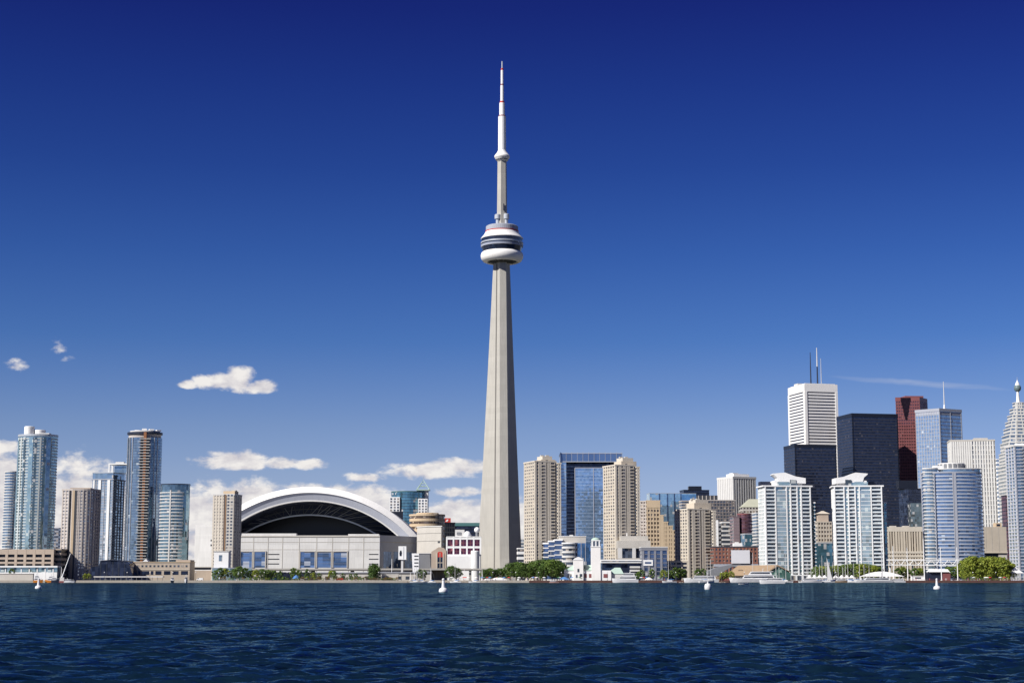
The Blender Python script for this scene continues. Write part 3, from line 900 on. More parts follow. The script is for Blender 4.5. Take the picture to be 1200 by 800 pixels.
    for q in (xa, xb): MB().box(q - .5, q + .5, D - .5, D + .1, G0, Z(647.5, D)).build('pilaster', cream, b)
    MB().box(xm - .2, xm + .2, D - .4, D - .25, Z(665, D), Z(647, D)).build('mullion', cream, b)
    MB().box(xa, xb, D - .42, D - .24, Z(659.3, D), Z(658.6, D)).build('transom', cream, b)
    # pylon sign and louvred pylon
    D = 1500
    b = thing('pylon_sign', 'white box sign with a dark figure on a pale mast before the stadium', 'sign', X(471, D), D)
    MB().box(X(470.2, D), X(472.6, D), D, D + 2, G0 - .2, Z(655, D)).build('mast', offwh, b)
    MB().box(X(467, D), X(476.2, D), D - 1, D + 5, Z(655.3, D), Z(639.6, D)).build('sign_box', white, b)
    MB().slabxz([(X(468.6, D), Z(651, D)), (X(470.6, D), Z(651, D)), (X(471, D), Z(647, D)), (X(470.2, D), Z(644.4, D)), (X(469, D), Z(645, D)), (X(468.2, D), Z(648, D))], D - 1.2, D - .9).build('dark_figure', black, b)
    MB().box(X(472.9, D), X(473.5, D), D - 1.15, D - .9, Z(654.6, D), Z(640.4, D)).build('joint', lav, b)
    b = thing('louvred_pylon', 'white pylon with four dark louvre slots right of the box sign', 'pylon', X(487, D), D)
    MB().slabxz([(X(484.5, D), G0 - .2), (X(491, D), G0 - .2), (X(491, D), Z(648, D)), (X(482.6, D), Z(648, D))], D, D + 6).build('wall', white, b)
    for k in range(4): MB().box(X(485.6, D), X(490.4, D), D - .15, D + .3, Z(652 + k * 4 - .2, D), Z(650.4 + k * 4, D)).build('louvre', dkgrey, b)


middle()

# ------------------------------------------------------------------ left-hand towers
def left():
    D = 1950
    p = ell(5, 24, D, ry=14, n=28, py=600)
    block('balcony_tower', 'slim pale blue striped tower at the far left edge of the skyline', 'building', p, G0, Z(553, D), 38, g_blue, band=offwh, bh=1.1, bo=.9, roof=offwh)
    # tall pale green tower
    sage = M('sage_band', (.56, .60, .60))
    D = 1765
    p = ell(22, 67.3, D, ry=16, n=44, py=515)
    b = block('condominium_tower', 'tall pale green bow fronted tower with a white drum on its roof', 'building', p, G0, Z(510.5, D), 48, GL('grey_green_glass', (.31, .41, .44), blind=.07, bc=(.42, .50, .51), var=.15), band=sage, bh=1.15, bo=.4, roof=steel, par=2.2)
    c = cen(p); rx = (X(67.3, D + 16, 515) - X(22, D + 16, 515)) / 2
    strip = GL('strip_glass', (.13, .18, .20), blind=.1)
    for a, w_, mt, nm in ((-118, 2.6, strip, 'recessed_strip'), (-97, 4.6, g_green, 'bay'), (-84, 2.2, strip, 'recessed_strip'), (-70, 1.6, sage, 'pier'), (-57, 3, strip, 'recessed_strip'), (-132, 1.6, sage, 'pier'), (-150, 3.5, g_green, 'bay'), (-46, 5, g_blue, 'bay')):
        q = (c[0] + (rx + .1) * math.cos(R(a)), c[1] + 16.1 * math.sin(R(a)))
        MB().obox(q, math.atan2(math.sin(R(a)) * rx, math.cos(R(a)) * 16) + math.pi / 2, w_, .9 if nm == 'recessed_strip' else 1.2, G0, Z(512, D)).build(nm, mt, b)
    MB().lathe([(W(6, D), Z(509, D)), (W(6, D), Z(498.6, D)), (W(5.4, D), Z(498, D))], (X(34.5, c[1], 505), c[1]), 28).build('roof_drum', wht2, b)
    MB().lathe([(W(6.4, D), Z(509, D)), (W(6.4, D), Z(502.4, D)), (W(6, D), Z(502, D))], (X(46.5, c[1], 505), c[1] + 2), 28).build('roof_drum', wht2, b)
    MB().obox((X(53, c[1], 508), c[1]), 0, W(12, D), 8, Z(509, D), Z(506, D)).build('rooftop_unit', offwh, b)
    # brown tower with a rounded right side
    D = 1425
    x0, x1 = X(69.5, D, 640), X(111.5, D, 600)
    p = [(x0, D + 4), (x0 + 10, D)] + [(x1 - 13 + 13 * math.cos(R(a)), D + 13 + 13 * math.sin(R(a))) for a in range(-90, 91, 12)] + [(x0, D + 26)]
    b = block('brown_tower', 'grey brown concrete tower with a rounded right side and tan stripe', 'building', p, G0, Z(574.5, D), 27, GL('brown_tower_glass', (.42, .41, .42), blind=.3, bc=(.45, .42, .41)), band=M('warm_grey_band', (.60, .55, .51)), bh=1.6, bo=.35, roof=brownc, par=1.5, piers=((0, 3, 1.1, .55, brownc), (1, 4, .9, .55, brownc)))
    for i, a in enumerate(range(-80, 30, 14)):
        q = (x1 - 13 + 13.1 * math.cos(R(a)), D + 13 + 13.1 * math.sin(R(a)))
        MB().obox(q, R(a + 90), 1.0, 1.3, G0, Z(574.5, D)).build('pier', brownc, b)
    for px, w_, mt in ((85, 2.0, tan), (80.5, 1.1, dkgrey), (87.6, 1.2, dkgrey)):
        MB().box(X(px, D, 620) - w_ / 2, X(px, D, 620) + w_ / 2, D - .8, D + .3, G0, Z(574.4, D)).build('facade_strip', mt, b)
    MB().box(X(80, D, 575), X(104, D, 575), D + 6, D + 18, Z(574, D), Z(570.8, D)).build('penthouse', pinkb, b)
    # blue-white tower
    D = 1745
    p = rrect(108.5, 146, D, 30, R(-10), py=560)
    b = block('blue_white_tower', 'light blue glass tower with white vertical ribs and a dark blue top band', 'building', p, G0, Z(562, D), 36, GL('pale_blue_glass', (.38, .45, .50), blind=.08, bc=(.5, .54, .58), var=.15), band=lav, bh=.8, bo=.2,
              piers=((0, [.09, .34, .40, .78, .84], 1.5, .9, white), (0, [.2, .6], .5, .5, lav), (1, 4, 1.2, .5, lav)), roof=lav)
    MB().prism(p, Z(562, D) + 1.02, Z(554, D)).build('top_glass_band', g_blue, b)
    MB().prism(off(p, .4), Z(554, D), Z(553, D)).build('upper_roof', steel, b)
    q = [(X(126, D, 545), D + 8), (X(150, D, 545), D + 8), (X(150, D, 545), D + 22), (X(126, D, 545), D + 22)]
    for i in range(4): MB().obox((q[i][0], q[i][1]), 0, 1.6, 1.6, Z(553.1, D), Z(542, D)).build('crown_post', white, b)
    MB().obox(((q[0][0] + q[1][0]) / 2, D + 15), 0, W(24, D), 16, Z(543.6, D), Z(542, D)).build('crown_slab', white, b)
    MB().obox((X(139, D, 545), D + 15), 0, W(15, D), 10, Z(553.1, D), Z(545, D)).build('penthouse', g_blue, b)
    MB().obox((X(137, D, 545), D + 15), 0, W(10, D), 6, Z(542, D), Z(540, D)).build('rooftop_unit', offwh, b)
    # wing of the same tower at right with balconies
    p2 = [(X(145.5, D, 580), D + 6), (X(152, D, 580), D + 8), (X(152, D, 580), D + 26), (X(145.5, D, 580), D + 26)]
    vol(b, p2, G0, Z(556, D), 36, g_black, band=lav, bh=.8, bo=.5, roof=lav, glz='wing_glazing', bnd='wing_balcony')
    # tall dark blue tower with an orange hoist strip
    D = 1730
    p = ell(149.7, 190, D, ry=15, n=44, py=512)
    b = block('dark_blue_tower', 'tall dark blue curved glass tower with an orange brown strip up its middle', 'building', p, G0, Z(512, D), 50, GL('indigo_glass', (.20, .27, .34), blind=.03, bc=(.32, .38, .43), var=.18), band=GL('spandrel_glass', (.12, .16, .24), blind=0, metal=.5), bh=.7, bo=.12)
    c = cen(p); rx = (X(190, D + 15, 512) - X(149.7, D + 15, 512)) / 2
    MB().prism(off(p, -1.2), Z(512, D), Z(508, D)).build('recessed_top_storey', brownc, b)
    MB().prism(off(p, .3), Z(508, D), Z(505.4, D)).build('roof', navy, b)
    MB().prism(off(p, -2.5), Z(505.4, D), Z(503.6, D)).build('roof_edge', offwh, b)
    for i, (px, h) in enumerate(((158, 502.6), (166, 500.8), (174, 501.2), (182, 502.2))):
        MB().obox((X(px, D, 505), c[1] - 3 + i), .2 * i, 5, 4, Z(503.7, D), Z(h, D)).build('rooftop_unit', white, b)
    zz = [G0 + (Z(512, D) - G0) * k / 50 for k in range(50)]
    fh = zz[1] - zz[0]
    st = M('raw_plywood', (.30, .13, .06), var=.3)
    MB().obox((X(170.2, D, 512), D - .2), 0, W(3.2, D), 1.4, G0, Z(506, D)).build('hoist_strip', st, b)
    for s_ in (-1, 1):
        MB().obox((X(170.2, D, 512) + s_ * W(3.8, D), D + .3), 0, W(3.4, D), .9, G0, Z(512, D)).build('balcony_recess', dkgrey, b)
    b0 = None
    lx, ly = b.location.x, b.location.y
    for k in range(50):
        if b0 is None:
            q = MB().obox((X(169.2, D, 512) - lx, D - .6 - ly), 0, W(13, D), 2.4, 0, .55)
            b0 = q.build('balcony', offwh); b0.parent = b; b0.location = (0, 0, zz[0] - G0 + .9)
        else: copy(b0, b, (W((0, 1.2, .4, 1.6)[k % 4], D), 0, zz[k] - G0 + .9))
    for a in (-150, -135, -122, -60, -46, -33):
        q = (c[0] + (rx + .1) * math.cos(R(a)), c[1] + 15.1 * math.sin(R(a)))
        MB().obox(q, math.atan2(math.sin(R(a)) * rx, math.cos(R(a)) * 15) + math.pi / 2, .6, .9, G0, Z(512, D)).build('mullion', lav if a < -100 else steel, b)
    # shorter banded tower
    D = 1690
    p = arc(188.5, 222.7, D, 16, 12, py=575, n=22)
    b = block('banded_glass_tower', 'shorter blue glass tower with white balcony bands and a plain glass top', 'building', p, G0, Z(574, D), 27, GL('slate_teal_glass', (.18, .27, .32), blind=.05, var=.18), band=g_teal, bh=.3, bo=.06)
    MB().prism(p, Z(574, D), Z(567.3, D)).build('top_glass_band', GL('top_band_glass', (.14, .21, .27), blind=0), b)
    MB().prism(off(p, .3), Z(567.3, D), Z(566.3, D)).build('roof', navy, b)
    x0, x1 = X(188.5, D, 575), X(222.7, D, 575)
    fh = (Z(574, D) - G0) / 27
    pa = off(p, .85); n = len(pa) - 2
    pb = pa[2:int(n * .78)]
    pb = pb + [(pb[-1][0] - 1, pb[-1][1] + 6), (pb[0][0] + 1, pb[0][1] + 6)]
    q = MB().prism(pb, 0, .95); lx, ly = b.location.x, b.location.y
    q.v = [(x - lx, y - ly, z) for x, y, z in q.v]
    b0 = q.build('balcony', offwh); b0.parent = b; b0.location = (0, 0, .5)
    for k in range(1, 27): copy(b0, b, (0, 0, .5 + k * fh))
    MB().box(X(200, D, 575) - .7, X(200, D, 575) + .7, D - 1, D + 3, G0, Z(574, D)).build('pier', offwh, b)
    # pale slender tower in front of the stadium
    D = 1430
    p = rrect(249.8, 282.8, D, 20, R(-9), py=590)
    b = block('pale_apartment_tower', 'pale cream apartment tower with a brown stripe standing before the stadium', 'building', p, G0, Z(580, D), 26, GL('apartment_glass', (.40, .38, .35), blind=.45, bc=(.58, .54, .48), metal=.4), band=cream2, bh=1.7, bo=.3,
              piers=((0, 7, 1.3, .45, cream2), (1, 3, 1.6, .45, cream2)), roof=offwh)
    panel(b, p, 0, .52, .64, G0, Z(579, D), M('brown_panel', (.28, .17, .10)), 'facade_strip', .55)
    panel(b, p, 0, .535, .575, G0, Z(579, D), dkgrey, 'recess', .62)
    panel(b, p, 0, .66, .99, G0, Z(578, D), concl, 'side_bay', .5)
    for k in range(26):
        for f in (.74, .9):
            z = G0 + 1.9 + k * (Z(580, D) - G0) / 26
            if k > 1: panel(b, p, 0, f - .05, f + .05, z, z + 1.5, g_dark, 'window', .56)
    q = cen(p)
    MB().obox((X(268, D, 578), q[1]), R(-9), W(14, D), 10, Z(579.6, D), Z(574.6, D)).build('penthouse', tan, b)
    MB().obox((X(272, D, 578), q[1]), R(-9), W(5, D), 4, Z(574.6, D), Z(573.4, D)).build('rooftop_unit', concl, b)
    # white annex with a blue pane in front
    D = 1405
    a = thing('white_annex', 'low white block with one tall blue window under the pale apartment tower', 'building', X(260, D), D)
    MB().box(X(251, D), X(268, D), D, D + 12, G0 - .3, Z(646, D)).build('wall', white, a)
    MB().box(X(256.8, D), X(260.6, D), D - .12, D + .3, Z(657, D), Z(650, D)).build('window', g_blue, a)
    MB().box(X(250.5, D), X(268.5, D), D - .4, D + 12.4, Z(646, D), Z(645.3, D)).build('roof', offwh, a)
    MB().box(X(250, D), X(296, D), D - 3, D - .02, G0 - .3, Z(665.5, D)).build('glazed_porch', g_green, a)
    MB().box(X(249, D), X(297, D), D - 3.6, D + 1, Z(665.5, D), Z(664.7, D)).build('porch_roof', lav, a)

    # brick parking podium far left
    D = 1400
    x0, x1 = X(-25, D), X(63, D)
    b = thing('parking_garage', 'tan brick parking garage with three rows of dark openings at far left', 'building', (x0 + x1) / 2, D)
    MB().box(x0, x1, D + 1.2, D + 40, G0 - .3, Z(645.5, D)).build('core', black, b)
    n = 8
    for i, (ya, yb) in enumerate(((643.2, 649.2), (652.6, 655.2), (657.8, 660.2), (663, 665))):
        MB().box(x0 - .2, x1 + .2, D - .1, D + 40.2, Z(yb, D), Z(ya, D)).build('floor_band', pinkb, b)
    for i in range(n + 1):
        xx = x0 + .8 + (x1 - x0 - 1.6) * i / n
        MB().box(xx - 1.1, xx + 1.1, D - .2, D + 1.3, G0 - .3, Z(643.8, D)).build('pier', pinkb, b)
    p2 = [(X(63.2, D), D + 6), (X(69.5, D), D + 6), (X(69.5, D), D + 30), (X(63.2, D), D + 30)]
    vol(b, p2, G0 - .3, Z(644, D), 6, black, band=pinkb, bh=1.8, bo=.2, roof=pinkb, glz='stair_opening', bnd='stair_landing')
    MB().prism([(X(63.5, D), D + 30), (X(69, D), D + 30), (X(69, D), D + 50), (X(63.5, D), D + 50)], G0, Z(633, D)).build('rear_block', maroon, b)
    D = 1385
    b = thing('glazed_arcade', 'long low white glazed arcade below the brick garage', 'building', X(30, D), D)
    x0, x1 = X(-25, D), X(68, D)
    MB().box(x0, x1, D + .3, D + 10, G0 - .3, Z(664.4, D)).build('glazing', g_green, b)
    MB().box(x0 - .5, x1 + .5, D - 1.2, D + 10.5, Z(664.4, D), Z(662.6, D)).build('roof', white, b)
    MB().box(x0, x1, D, D + .5, G0 - .3, Z(670.2, D)).build('base_wall', white, b)
    for i in range(10):
        xx = x0 + (x1 - x0) * (i + .5) / 10
        MB().box(xx - .45, xx + .45, D - .1, D + .6, G0, Z(664.5, D)).build('post', white, b)
    b = thing('lakeside_wall', 'plain beige retaining wall along the water at far left', 'wall', X(10, 1330), 1330)
    MB().box(X(-30, 1330), X(40, 1330), 1330, 1333, G0 - .3, Z(672, 1330)).build('wall', concl, b)
    MB().box(X(-30, 1330), X(40, 1330), 1329.6, 1333.4, Z(672, 1330), Z(671.4, 1330)).build('coping', offwh, b)
    # dark pavilion with sloping end
    D = 1375
    b = thing('dark_pavilion', 'low dark glass pavilion with sloping ends left of the beige terminal', 'building', X(132, D), D)
    MB().slabxz([(X(107, D), G0 - .3), (X(158.5, D), G0 - .3), (X(152, D), Z(660, D)), (X(149, D), Z(657.6, D)), (X(131, D), Z(656.4, D)), (X(118, D), Z(657.4, D)), (X(116.5, D), Z(663, D)), (X(107, D), Z(664, D))], D, D + 25).build('wall', g_black, b)
    MB().slabxz([(X(118, D), Z(657.2, D)), (X(131, D), Z(656.2, D)), (X(149, D), Z(657.4, D)), (X(149, D), Z(656.6, D)), (X(131, D), Z(655.4, D)), (X(118, D), Z(656.4, D))], D - .8, D + 25.5).build('roof', navy, b)
    MB().box(X(126, D), X(131, D), D + 8, D + 12, Z(656.2, D), Z(654.6, D)).build('rooftop_unit', dkgrey, b)
    for i in range(5):
        xx = X(119 + i * 7, D)
        MB().box(xx - .12, xx + .12, D - .2, D + .1, G0, Z(658, D)).build('mullion', dkgrey, b)
    # beige terminal
    D = 1395
    b = thing('beige_terminal', 'two storey beige terminal building with small square windows and a white gable', 'building', X(187, D), D)
    x0, x1 = X(151, D), X(223, D)
    MB().box(x0, x1, D, D + 22, G0 - .3, Z(658.6, D)).build('wall', M('beige_render', (.50, .42, .34)), b)
    MB().box(x0 - .4, x1 + .4, D - .4, D + 22.4, Z(658.6, D), Z(657.8, D)).build('roof', tan, b)
    MB().box(X(206, D), X(223, D), D + 2, D + 20, Z(657.8, D), Z(655.6, D)).build('roof_block', pinkb, b)
    MB().slabxz([(X(167.6, D), Z(657.7, D)), (X(174.6, D), Z(657.7, D)), (X(171.6, D), Z(654.6, D))], D - .6, D + 6).build('gable', white, b)
    for i in range(14):
        px = 157 + i * 4.7
        MB().box(X(px, D), X(px + 2.2, D), D - .12, D + .3, Z(664, D), Z(661.8, D)).build('window', g_dark, b)
    for px, w_ in ((163, 2.4), (167.4, 8.4), (177.6, 3), (183, 7), (193, 7.5), (203, 7), (213, 8)):
        MB().box(X(px, D), X(px + w_, D), D - .12, D + .3, Z(673, D), Z(668.6, D)).build('window', g_black, b)
    MB().box(x0, x1, D - .3, D + .2, Z(667.4, D), Z(666.6, D)).build('string_course', cream, b)
    b = thing('long_canopy', 'long low white quay canopy in front of the dark pavilion', 'canopy', X(152, 1345), 1345)
    MB().box(X(111, 1345), X(192, 1345), 1345, 1351, Z(676, 1345), Z(674.8, 1345)).build('canopy_roof', offwh, b)
    for i in range(14): MB().box(X(112 + i * 6.1, 1345), X(112.5 + i * 6.1, 1345), 1345.4, 1346, G0, Z(676, 1345)).build('post', mgrey, b)
    D = 1440
    b = thing('concrete_terrace', 'low concrete terrace with dark slot below the left end of the stadium', 'building', X(237, D), D)
    MB().box(X(223.5, D), X(250, D), D, D + 15, G0 - .3, Z(668, D)).build('wall', pinkb, b)
    MB().box(X(223.5, D), X(250, D), D - .2, D + .4, Z(667.2, D), Z(664.6, D)).build('slot', black, b)
    MB().box(X(223, D), X(250, D), D - .6, D + 15, Z(664.5, D), Z(663.6, D)).build('deck', concl, b)


left()

# ------------------------------------------------------------------ centre and right
def cream_tower(label, xl, xr, D, ytop, ypent, pent, nf, slim=True, dep=26, group='cream apartment towers'):
    main_r = xr - (6 if slim else 0)
    p = rrect(xl, main_r, D, dep, R(21), py=600)
    z1 = Z(ytop, D)
    b = block('cream_apartment_tower', label, 'building', p, G0 - .3, z1, nf, GL('balcony_glass', (.13, .13, .15), blind=.25, metal=.4, bc=(.36, .31, .25)) if 'balcony_glass' not in bpy.data.materials else bpy.data.materials['balcony_glass'],
              band=cream, bh=1.25, bo=.28, piers=((3, 5, 1.7, .5, cream2), (0, [.03, .2, .27, .43, .5, .63, .72, .97], 1.5, .6, cream2), (1, 4, 1.5, .5, cream2)), roof=cream2, group=group)
    for f0, f1 in ((.29, .41), (.74, .95)):
        balconies(b, p, 0, f0, f1, G0, z1, nf, cream2, cream, out=1.1, hgt=.9)
    panel(b, p, 0, .51, .62, G0, z1 + 2, M('gap_shade_paint', (.16, .15, .15)) if 'gap_shade_paint' not in bpy.data.materials else bpy.data.materials['gap_shade_paint'], 'gap_shade_strip', .35)  # shade of the gap between piers, painted as a dark grey strip
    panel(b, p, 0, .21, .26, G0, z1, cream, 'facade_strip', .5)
    if slim: panel(b, p, 0, .955, .999, G0, z1 - .5, navy, 'groove_shade_strip', .66)  # navy strip laid on the front, standing in for the groove's shade
    panel(b, p, 0, .445, .475, G0, z1 - .5, bpy.data.materials['gap_shade_paint'], 'gap_shade_strip', .34)  # second, thinner strip of painted gap shade
    c = cen(p)
    a0, a1 = pent
    MB().obox(((X(a0, c[1], 560) + X(a1, c[1], 560)) / 2, c[1]), R(21), (X(a1, D) - X(a0, D)) * .92, dep * .5, z1, Z(ypent, D)).build('penthouse', cream2, b)
    MB().obox(((X(a0 - 3, c[1], 560) + X(a1 + 4, c[1], 560)) / 2, c[1] + 1), R(21), (X(a1 + 4, D) - X(a0 - 3, D)) * .9, dep * .6, z1, Z(ypent + 4, D)).build('penthouse', cream, b)
    for i in range(2): MB().obox((X(a0 + 4 + i * 6, D, 560), c[1] - 2), R(21), 3, 2.5, Z(ypent, D) - .1, Z(ypent, D) + 1.2).build('rooftop_unit', concl, b)
    if slim:
        q = rrect(xr - 5.2, xr, D + 4.5, 5, R(12), py=600)
        vol(b, q, G0 - .3, Z(ytop + 2, D), nf, bpy.data.materials['balcony_glass'], band=cream2, bh=1.3, bo=.25, piers=((0, 1, 1.0, .4, cream2),), roof=cream2, glz='wing_glazing', bnd='wing_band')
        panel(b, p, 1, .02, .35, G0, z1 - 1, navy, 'gap_shade_strip', .5)  # navy sheet painted for the shade between tower and slim wing
    return b


cream_tower('tall cream apartment tower between the observation tower and the big blue glass building', 614.5, 657.5, 1480, 541, 533.4, (631.5, 645), 36)
cream_tower('tall cream apartment tower at the right edge of the big blue glass building', 707.5, 750, 1480, 545.5, 535.4, (725, 740), 35)
cream_tower('shorter cream apartment tower between tan stepped building and brick warehouse', 791, 838.5, 1500, 597, 584.6, (809, 827), 22)


def big_blue():
    D = 1760
    b = thing('blue_frame_building', 'big blue glass office block with a projecting top frame between cream towers', 'building', X(692, D), D + 20)
    x0, x1 = X(657, D, 560), X(729, D, 560)
    vol(b, [(x0 + 6, D + 10), (x1, D + 10), (x1, D + 45), (x0 + 6, D + 45)], G0, Z(542, D), 34, g_black, band=GL('dark_blue_spandrel', (.30, .36, .48), blind=0, metal=.3), bh=.5, bo=.15, glz='recessed_glazing', bnd='recessed_band')
    xc = X(674, D, 560)
    g = GL('mirror_blue_glass', (.27, .41, .62), cell=(2, 2, 2.2), blind=0, tilt=.02, var=.22)
    vol(b, [(xc, D), (x1, D), (x1, D + 9.9), (xc, D + 9.9)], G0, Z(548.4, D), 32, g, band=GL('pale_blue_spandrel', (.40, .52, .70), blind=0, var=.2, metal=.5), bh=.6, bo=.08, roof=lav, par=.8)
    xm = X(695.5, D, 560)
    MB().box(xm - .35, xm + .35, D - .5, D + .1, G0, Z(548.4, D)).build('mullion', lav, b)
    MB().box(xc - .6, xc + .2, D - .4, D + 2, G0, Z(548.4, D)).build('corner_post', lav, b)
    vol(b, [(x0, D - 1), (x0 + 5.9, D - 1), (x0 + 5.9, D + 44), (x0, D + 44)], G0, Z(541.5, D), 34, GL('side_fin_glass', (.34, .46, .62), blind=0, var=.2), band=lav, bh=.5, bo=.1, glz='side_fin', bnd='side_fin_band')
    # top frame
    MB().box(x0 - .3, x1 + .3, D - 1.5, D + 45.5, Z(541.2, D), Z(531.5, D)).build('top_frame', GL('top_frame_glass', (.10, .17, .33), cell=(9, 9, 20), blind=0, var=.15, metal=.45), b)
    MB().box(x0 - .5, x1 + .5, D - 1.8, D - 1.52, Z(541.4, D), Z(540.4, D)).build('frame_edge', steel, b)
    MB().box(x0 - .5, x1 + .5, D - 1.8, D + 46, Z(531.5, D), Z(530.7, D)).build('frame_edge', lav, b)
    for i in range(12):
        xx = x0 + (x1 - x0) * i / 11
        MB().box(xx - .18, xx + .18, D - 1.7, D - 1.3, Z(541, D), Z(529.4, D)).build('frame_post', steel, b)


big_blue()


def midtown():
    # tan stepped building
    D = 1700
    b = thing('stepped_tan_building', 'tan grid windowed building stepping down to the right', 'building', X(775, D), D + 15)
    steps = [(758, 773.5, 587), (773.6, 777.5, 604), (777.6, 782.5, 612), (782.6, 788, 616.5), (788.1, 795, 622), (795.1, 800.5, 628)]
    for i, (l, r_, y) in enumerate(steps):
        x0, x1 = X(l, D, 610), X(r_, D, 610)
        q = [(x0, D), (x1, D), (x1, D + 28), (x0, D + 28)]
        nf = round((Z(y, D) - G0) / 4.1)
        e = (0, max(2, round((x1 - x0) / 3.2)), 1.1, .45, tan)
        vol(b, q, G0, Z(y, D), nf, g_tan, band=tan, bh=1.7, bo=.3, piers=(e,), roof=tan, par=1.0, glz='glazing' if i < 2 else 'lower_glazing', bnd='floor_band' if i < 2 else 'lower_band')
    MB().box(X(758, D, 590), X(773.5, D, 590), D - .7, D + 20, Z(594.5, D), Z(586.4, D)).build('blank_top', tan, b)
    q = [(X(748, D, 610), D + 8), (X(757.9, D, 610), D + 4), (X(757.9, D, 610), D + 28), (X(748, D, 610), D + 28)]
    vol(b, q, G0, Z(587.5, D), 24, g_tan, band=brownc, bh=1.6, bo=.25, piers=((0, 3, 1, .4, brownc),), roof=brownc, glz='left_wing_glazing', bnd='left_wing_band')  # left wing banded in brown-grey concrete instead of tan
    # light blue glass slab with dark vertical lines
    D = 2100
    b = block('pale_blue_glass_slab', 'pale blue mirror glass slab with dark vertical lines behind the tan building', 'building',
              rrect(758, 816, D, 20, R(6), py=600), G0, Z(578, D), 34, g_sky, band=g_sky, bh=.3, bo=.05, roof=steel, par=.6)
    p = rrect(758, 816, D, 20, R(6), py=600)
    for f in (.2, .37, .52, .66): panel(b, p, 0, f, f + .025, G0, Z(578, D), g_deep, 'dark_seam', .3)
    panel(b, p, 0, .69, 1, G0, Z(579, D), GL('darker_blue_glass', (.16, .34, .58), blind=.04, var=.2), 'darker_bay', .2)  # right-hand bay in a darker blue glass
    D = 2350
    b = block('low_black_tower', 'black flat topped tower peeking above the pale blue glass slab', 'building', rrect(796.5, 831, D, 25, R(8), py=575), G0, Z(574.5, D), 30, g_black, band=black, bh=1.3, bo=.15, roof=black)
    MB().box(X(808, D, 572), X(823, D, 572), D + 8, D + 22, Z(574, D), Z(569, D)).build('penthouse', black, b)
    D = 2020
    b = block('grey_grid_building', 'grey brown gridded office block behind the shorter cream tower', 'building', rrect(824, 861.5, D, 26, R(6), py=600), G0, Z(586.5, D), 26, g_dark, band=M('taupe_panel', (.24, .21, .20)), bh=1.4, bo=.3,
              piers=((0, 9, .7, .45, M('taupe_fin', (.28, .25, .24))),), roof=brownc)
    vol(b, rrect(796, 823.8, D + 4, 20, R(4), py=600), G0, Z(587, D), 26, g_dark, band=brownc, bh=1.5, bo=.3, roof=brownc, glz='wing_glazing', bnd='wing_band')
    MB().box(X(818, D, 585), X(842, D, 585), D + 8, D + 22, Z(586.4, D), Z(579.8, D)).build('penthouse', dkgrey, b)
    for i in range(5): MB().box(X(819 + i * 4.6, D, 585), X(820 + i * 4.6, D, 585), D + 7.6, D + 8.1, Z(586, D), Z(580, D)).build('fin', brownc, b)
    # white tower with dark vertical stripes
    D = 2450
    p = rrect(841, 886, D, 42, R(26), py=580)
    b = block('striped_white_tower', 'pale tower with dark vertical stripes and a white penthouse, midway along the skyline', 'building', p, G0, Z(560.4, D), 26, g_dark, band=g_dark, bh=.4, bo=.04, roof=offwh,
              piers=((0, 9, 2.1, .5, offwh), (3, 8, 4.0, .6, offwh)), par=3.2)
    c = cen(p)
    MB().obox((X(864.5, c[1], 560), c[1]), R(26), W(22, D), 20, Z(560.2, D), Z(554.2, D)).build('penthouse', white, b)
    MB().obox((X(860, c[1], 560), c[1]), R(26), W(8, D), 10, Z(554.3, D), Z(552.8, D)).build('rooftop_unit', offwh, b)
    # white low building with bands
    D = 1800
    b = block('white_banded_block', 'small white block with dark window bands above the brick warehouse', 'building', rrect(842, 857, D, 22, R(4), py=620), G0, Z(612.5, D), 13, g_dark, band=offwh, bh=1.9, bo=.35, roof=white)
    MB().box(X(836, D, 620), X(841.9, D, 620), D + 1, D + 22, G0, Z(609, D)).build('blank_wing', white, b)
    # mauve building
    D = 1760
    b = block('mauve_tower', 'mauve grey office block with a dark purple rounded corner', 'building', rrect(855.5, 866.5, D, 18, R(5), py=620), G0, Z(606, D), 19, g_dark, band=M('mauve_panel', (.30, .23, .25)), bh=1.7, bo=.25, roof=M('mauve_roof', (.2, .15, .17)), piers=((0, 5, .7, .4, M('mauve_fin', (.33, .25, .27))),))
    vol(b, ell(864, 881, D + 1, ry=9, n=26, py=620), G0, Z(602.5, D), 19, g_red, band=M('purple_band', (.10, .05, .08)), bh=1.2, bo=.15, roof=maroon, glz='round_glazing', bnd='round_band')
    # pale pitched-roof building
    D = 2050
    b = thing('hip_roofed_block', 'pale stone block with a greenish hipped roof left of the left white condominium', 'building', X(884, D), D)
    p = [(X(870, D, 590), D), (X(900, D, 590), D), (X(900, D, 590), D + 30), (X(870, D, 590), D + 30)]
    vol(b, p, G0, Z(594, D), 20, g_tan, band=concl, bh=1.9, bo=.3, piers=((0, 8, 1.2, .4, concl),))
    MB().prism(off(p, .8), Z(594, D), Z(584, D), p2=[(X(880, D, 590), D + 10), (X(900, D, 590), D + 10), (X(900, D, 590), D + 24), (X(880, D, 590), D + 24)]).build('roof', M('greenish_roof', (.46, .46, .36)), b)
    MB().box(X(893, D, 590), X(899, D, 590), D + 6, D + 20, Z(592, D), Z(586, D)).build('rooftop_unit', pinkb, b)
    # blue-white striped slab behind left condo
    D = 1560
    block('blue_banded_slab', 'narrow blue and white banded slab tucked behind the left white condominium', 'building', rrect(882, 897, D, 16, R(6), py=630), G0, Z(601.5, D), 21, g_blue, band=offwh, bh=1.3, bo=.3, roof=offwh)
    block('teal_glass_block', 'small teal glass block above the blank white billboard', 'building', rrect(868, 884, 1640, 18, R(6), py=630), G0, Z(626, 1640), 12, g_teal, band=g_teal, bh=.4, bo=.06, roof=steel)
    # brick warehouse with blank billboard
    D = 1480
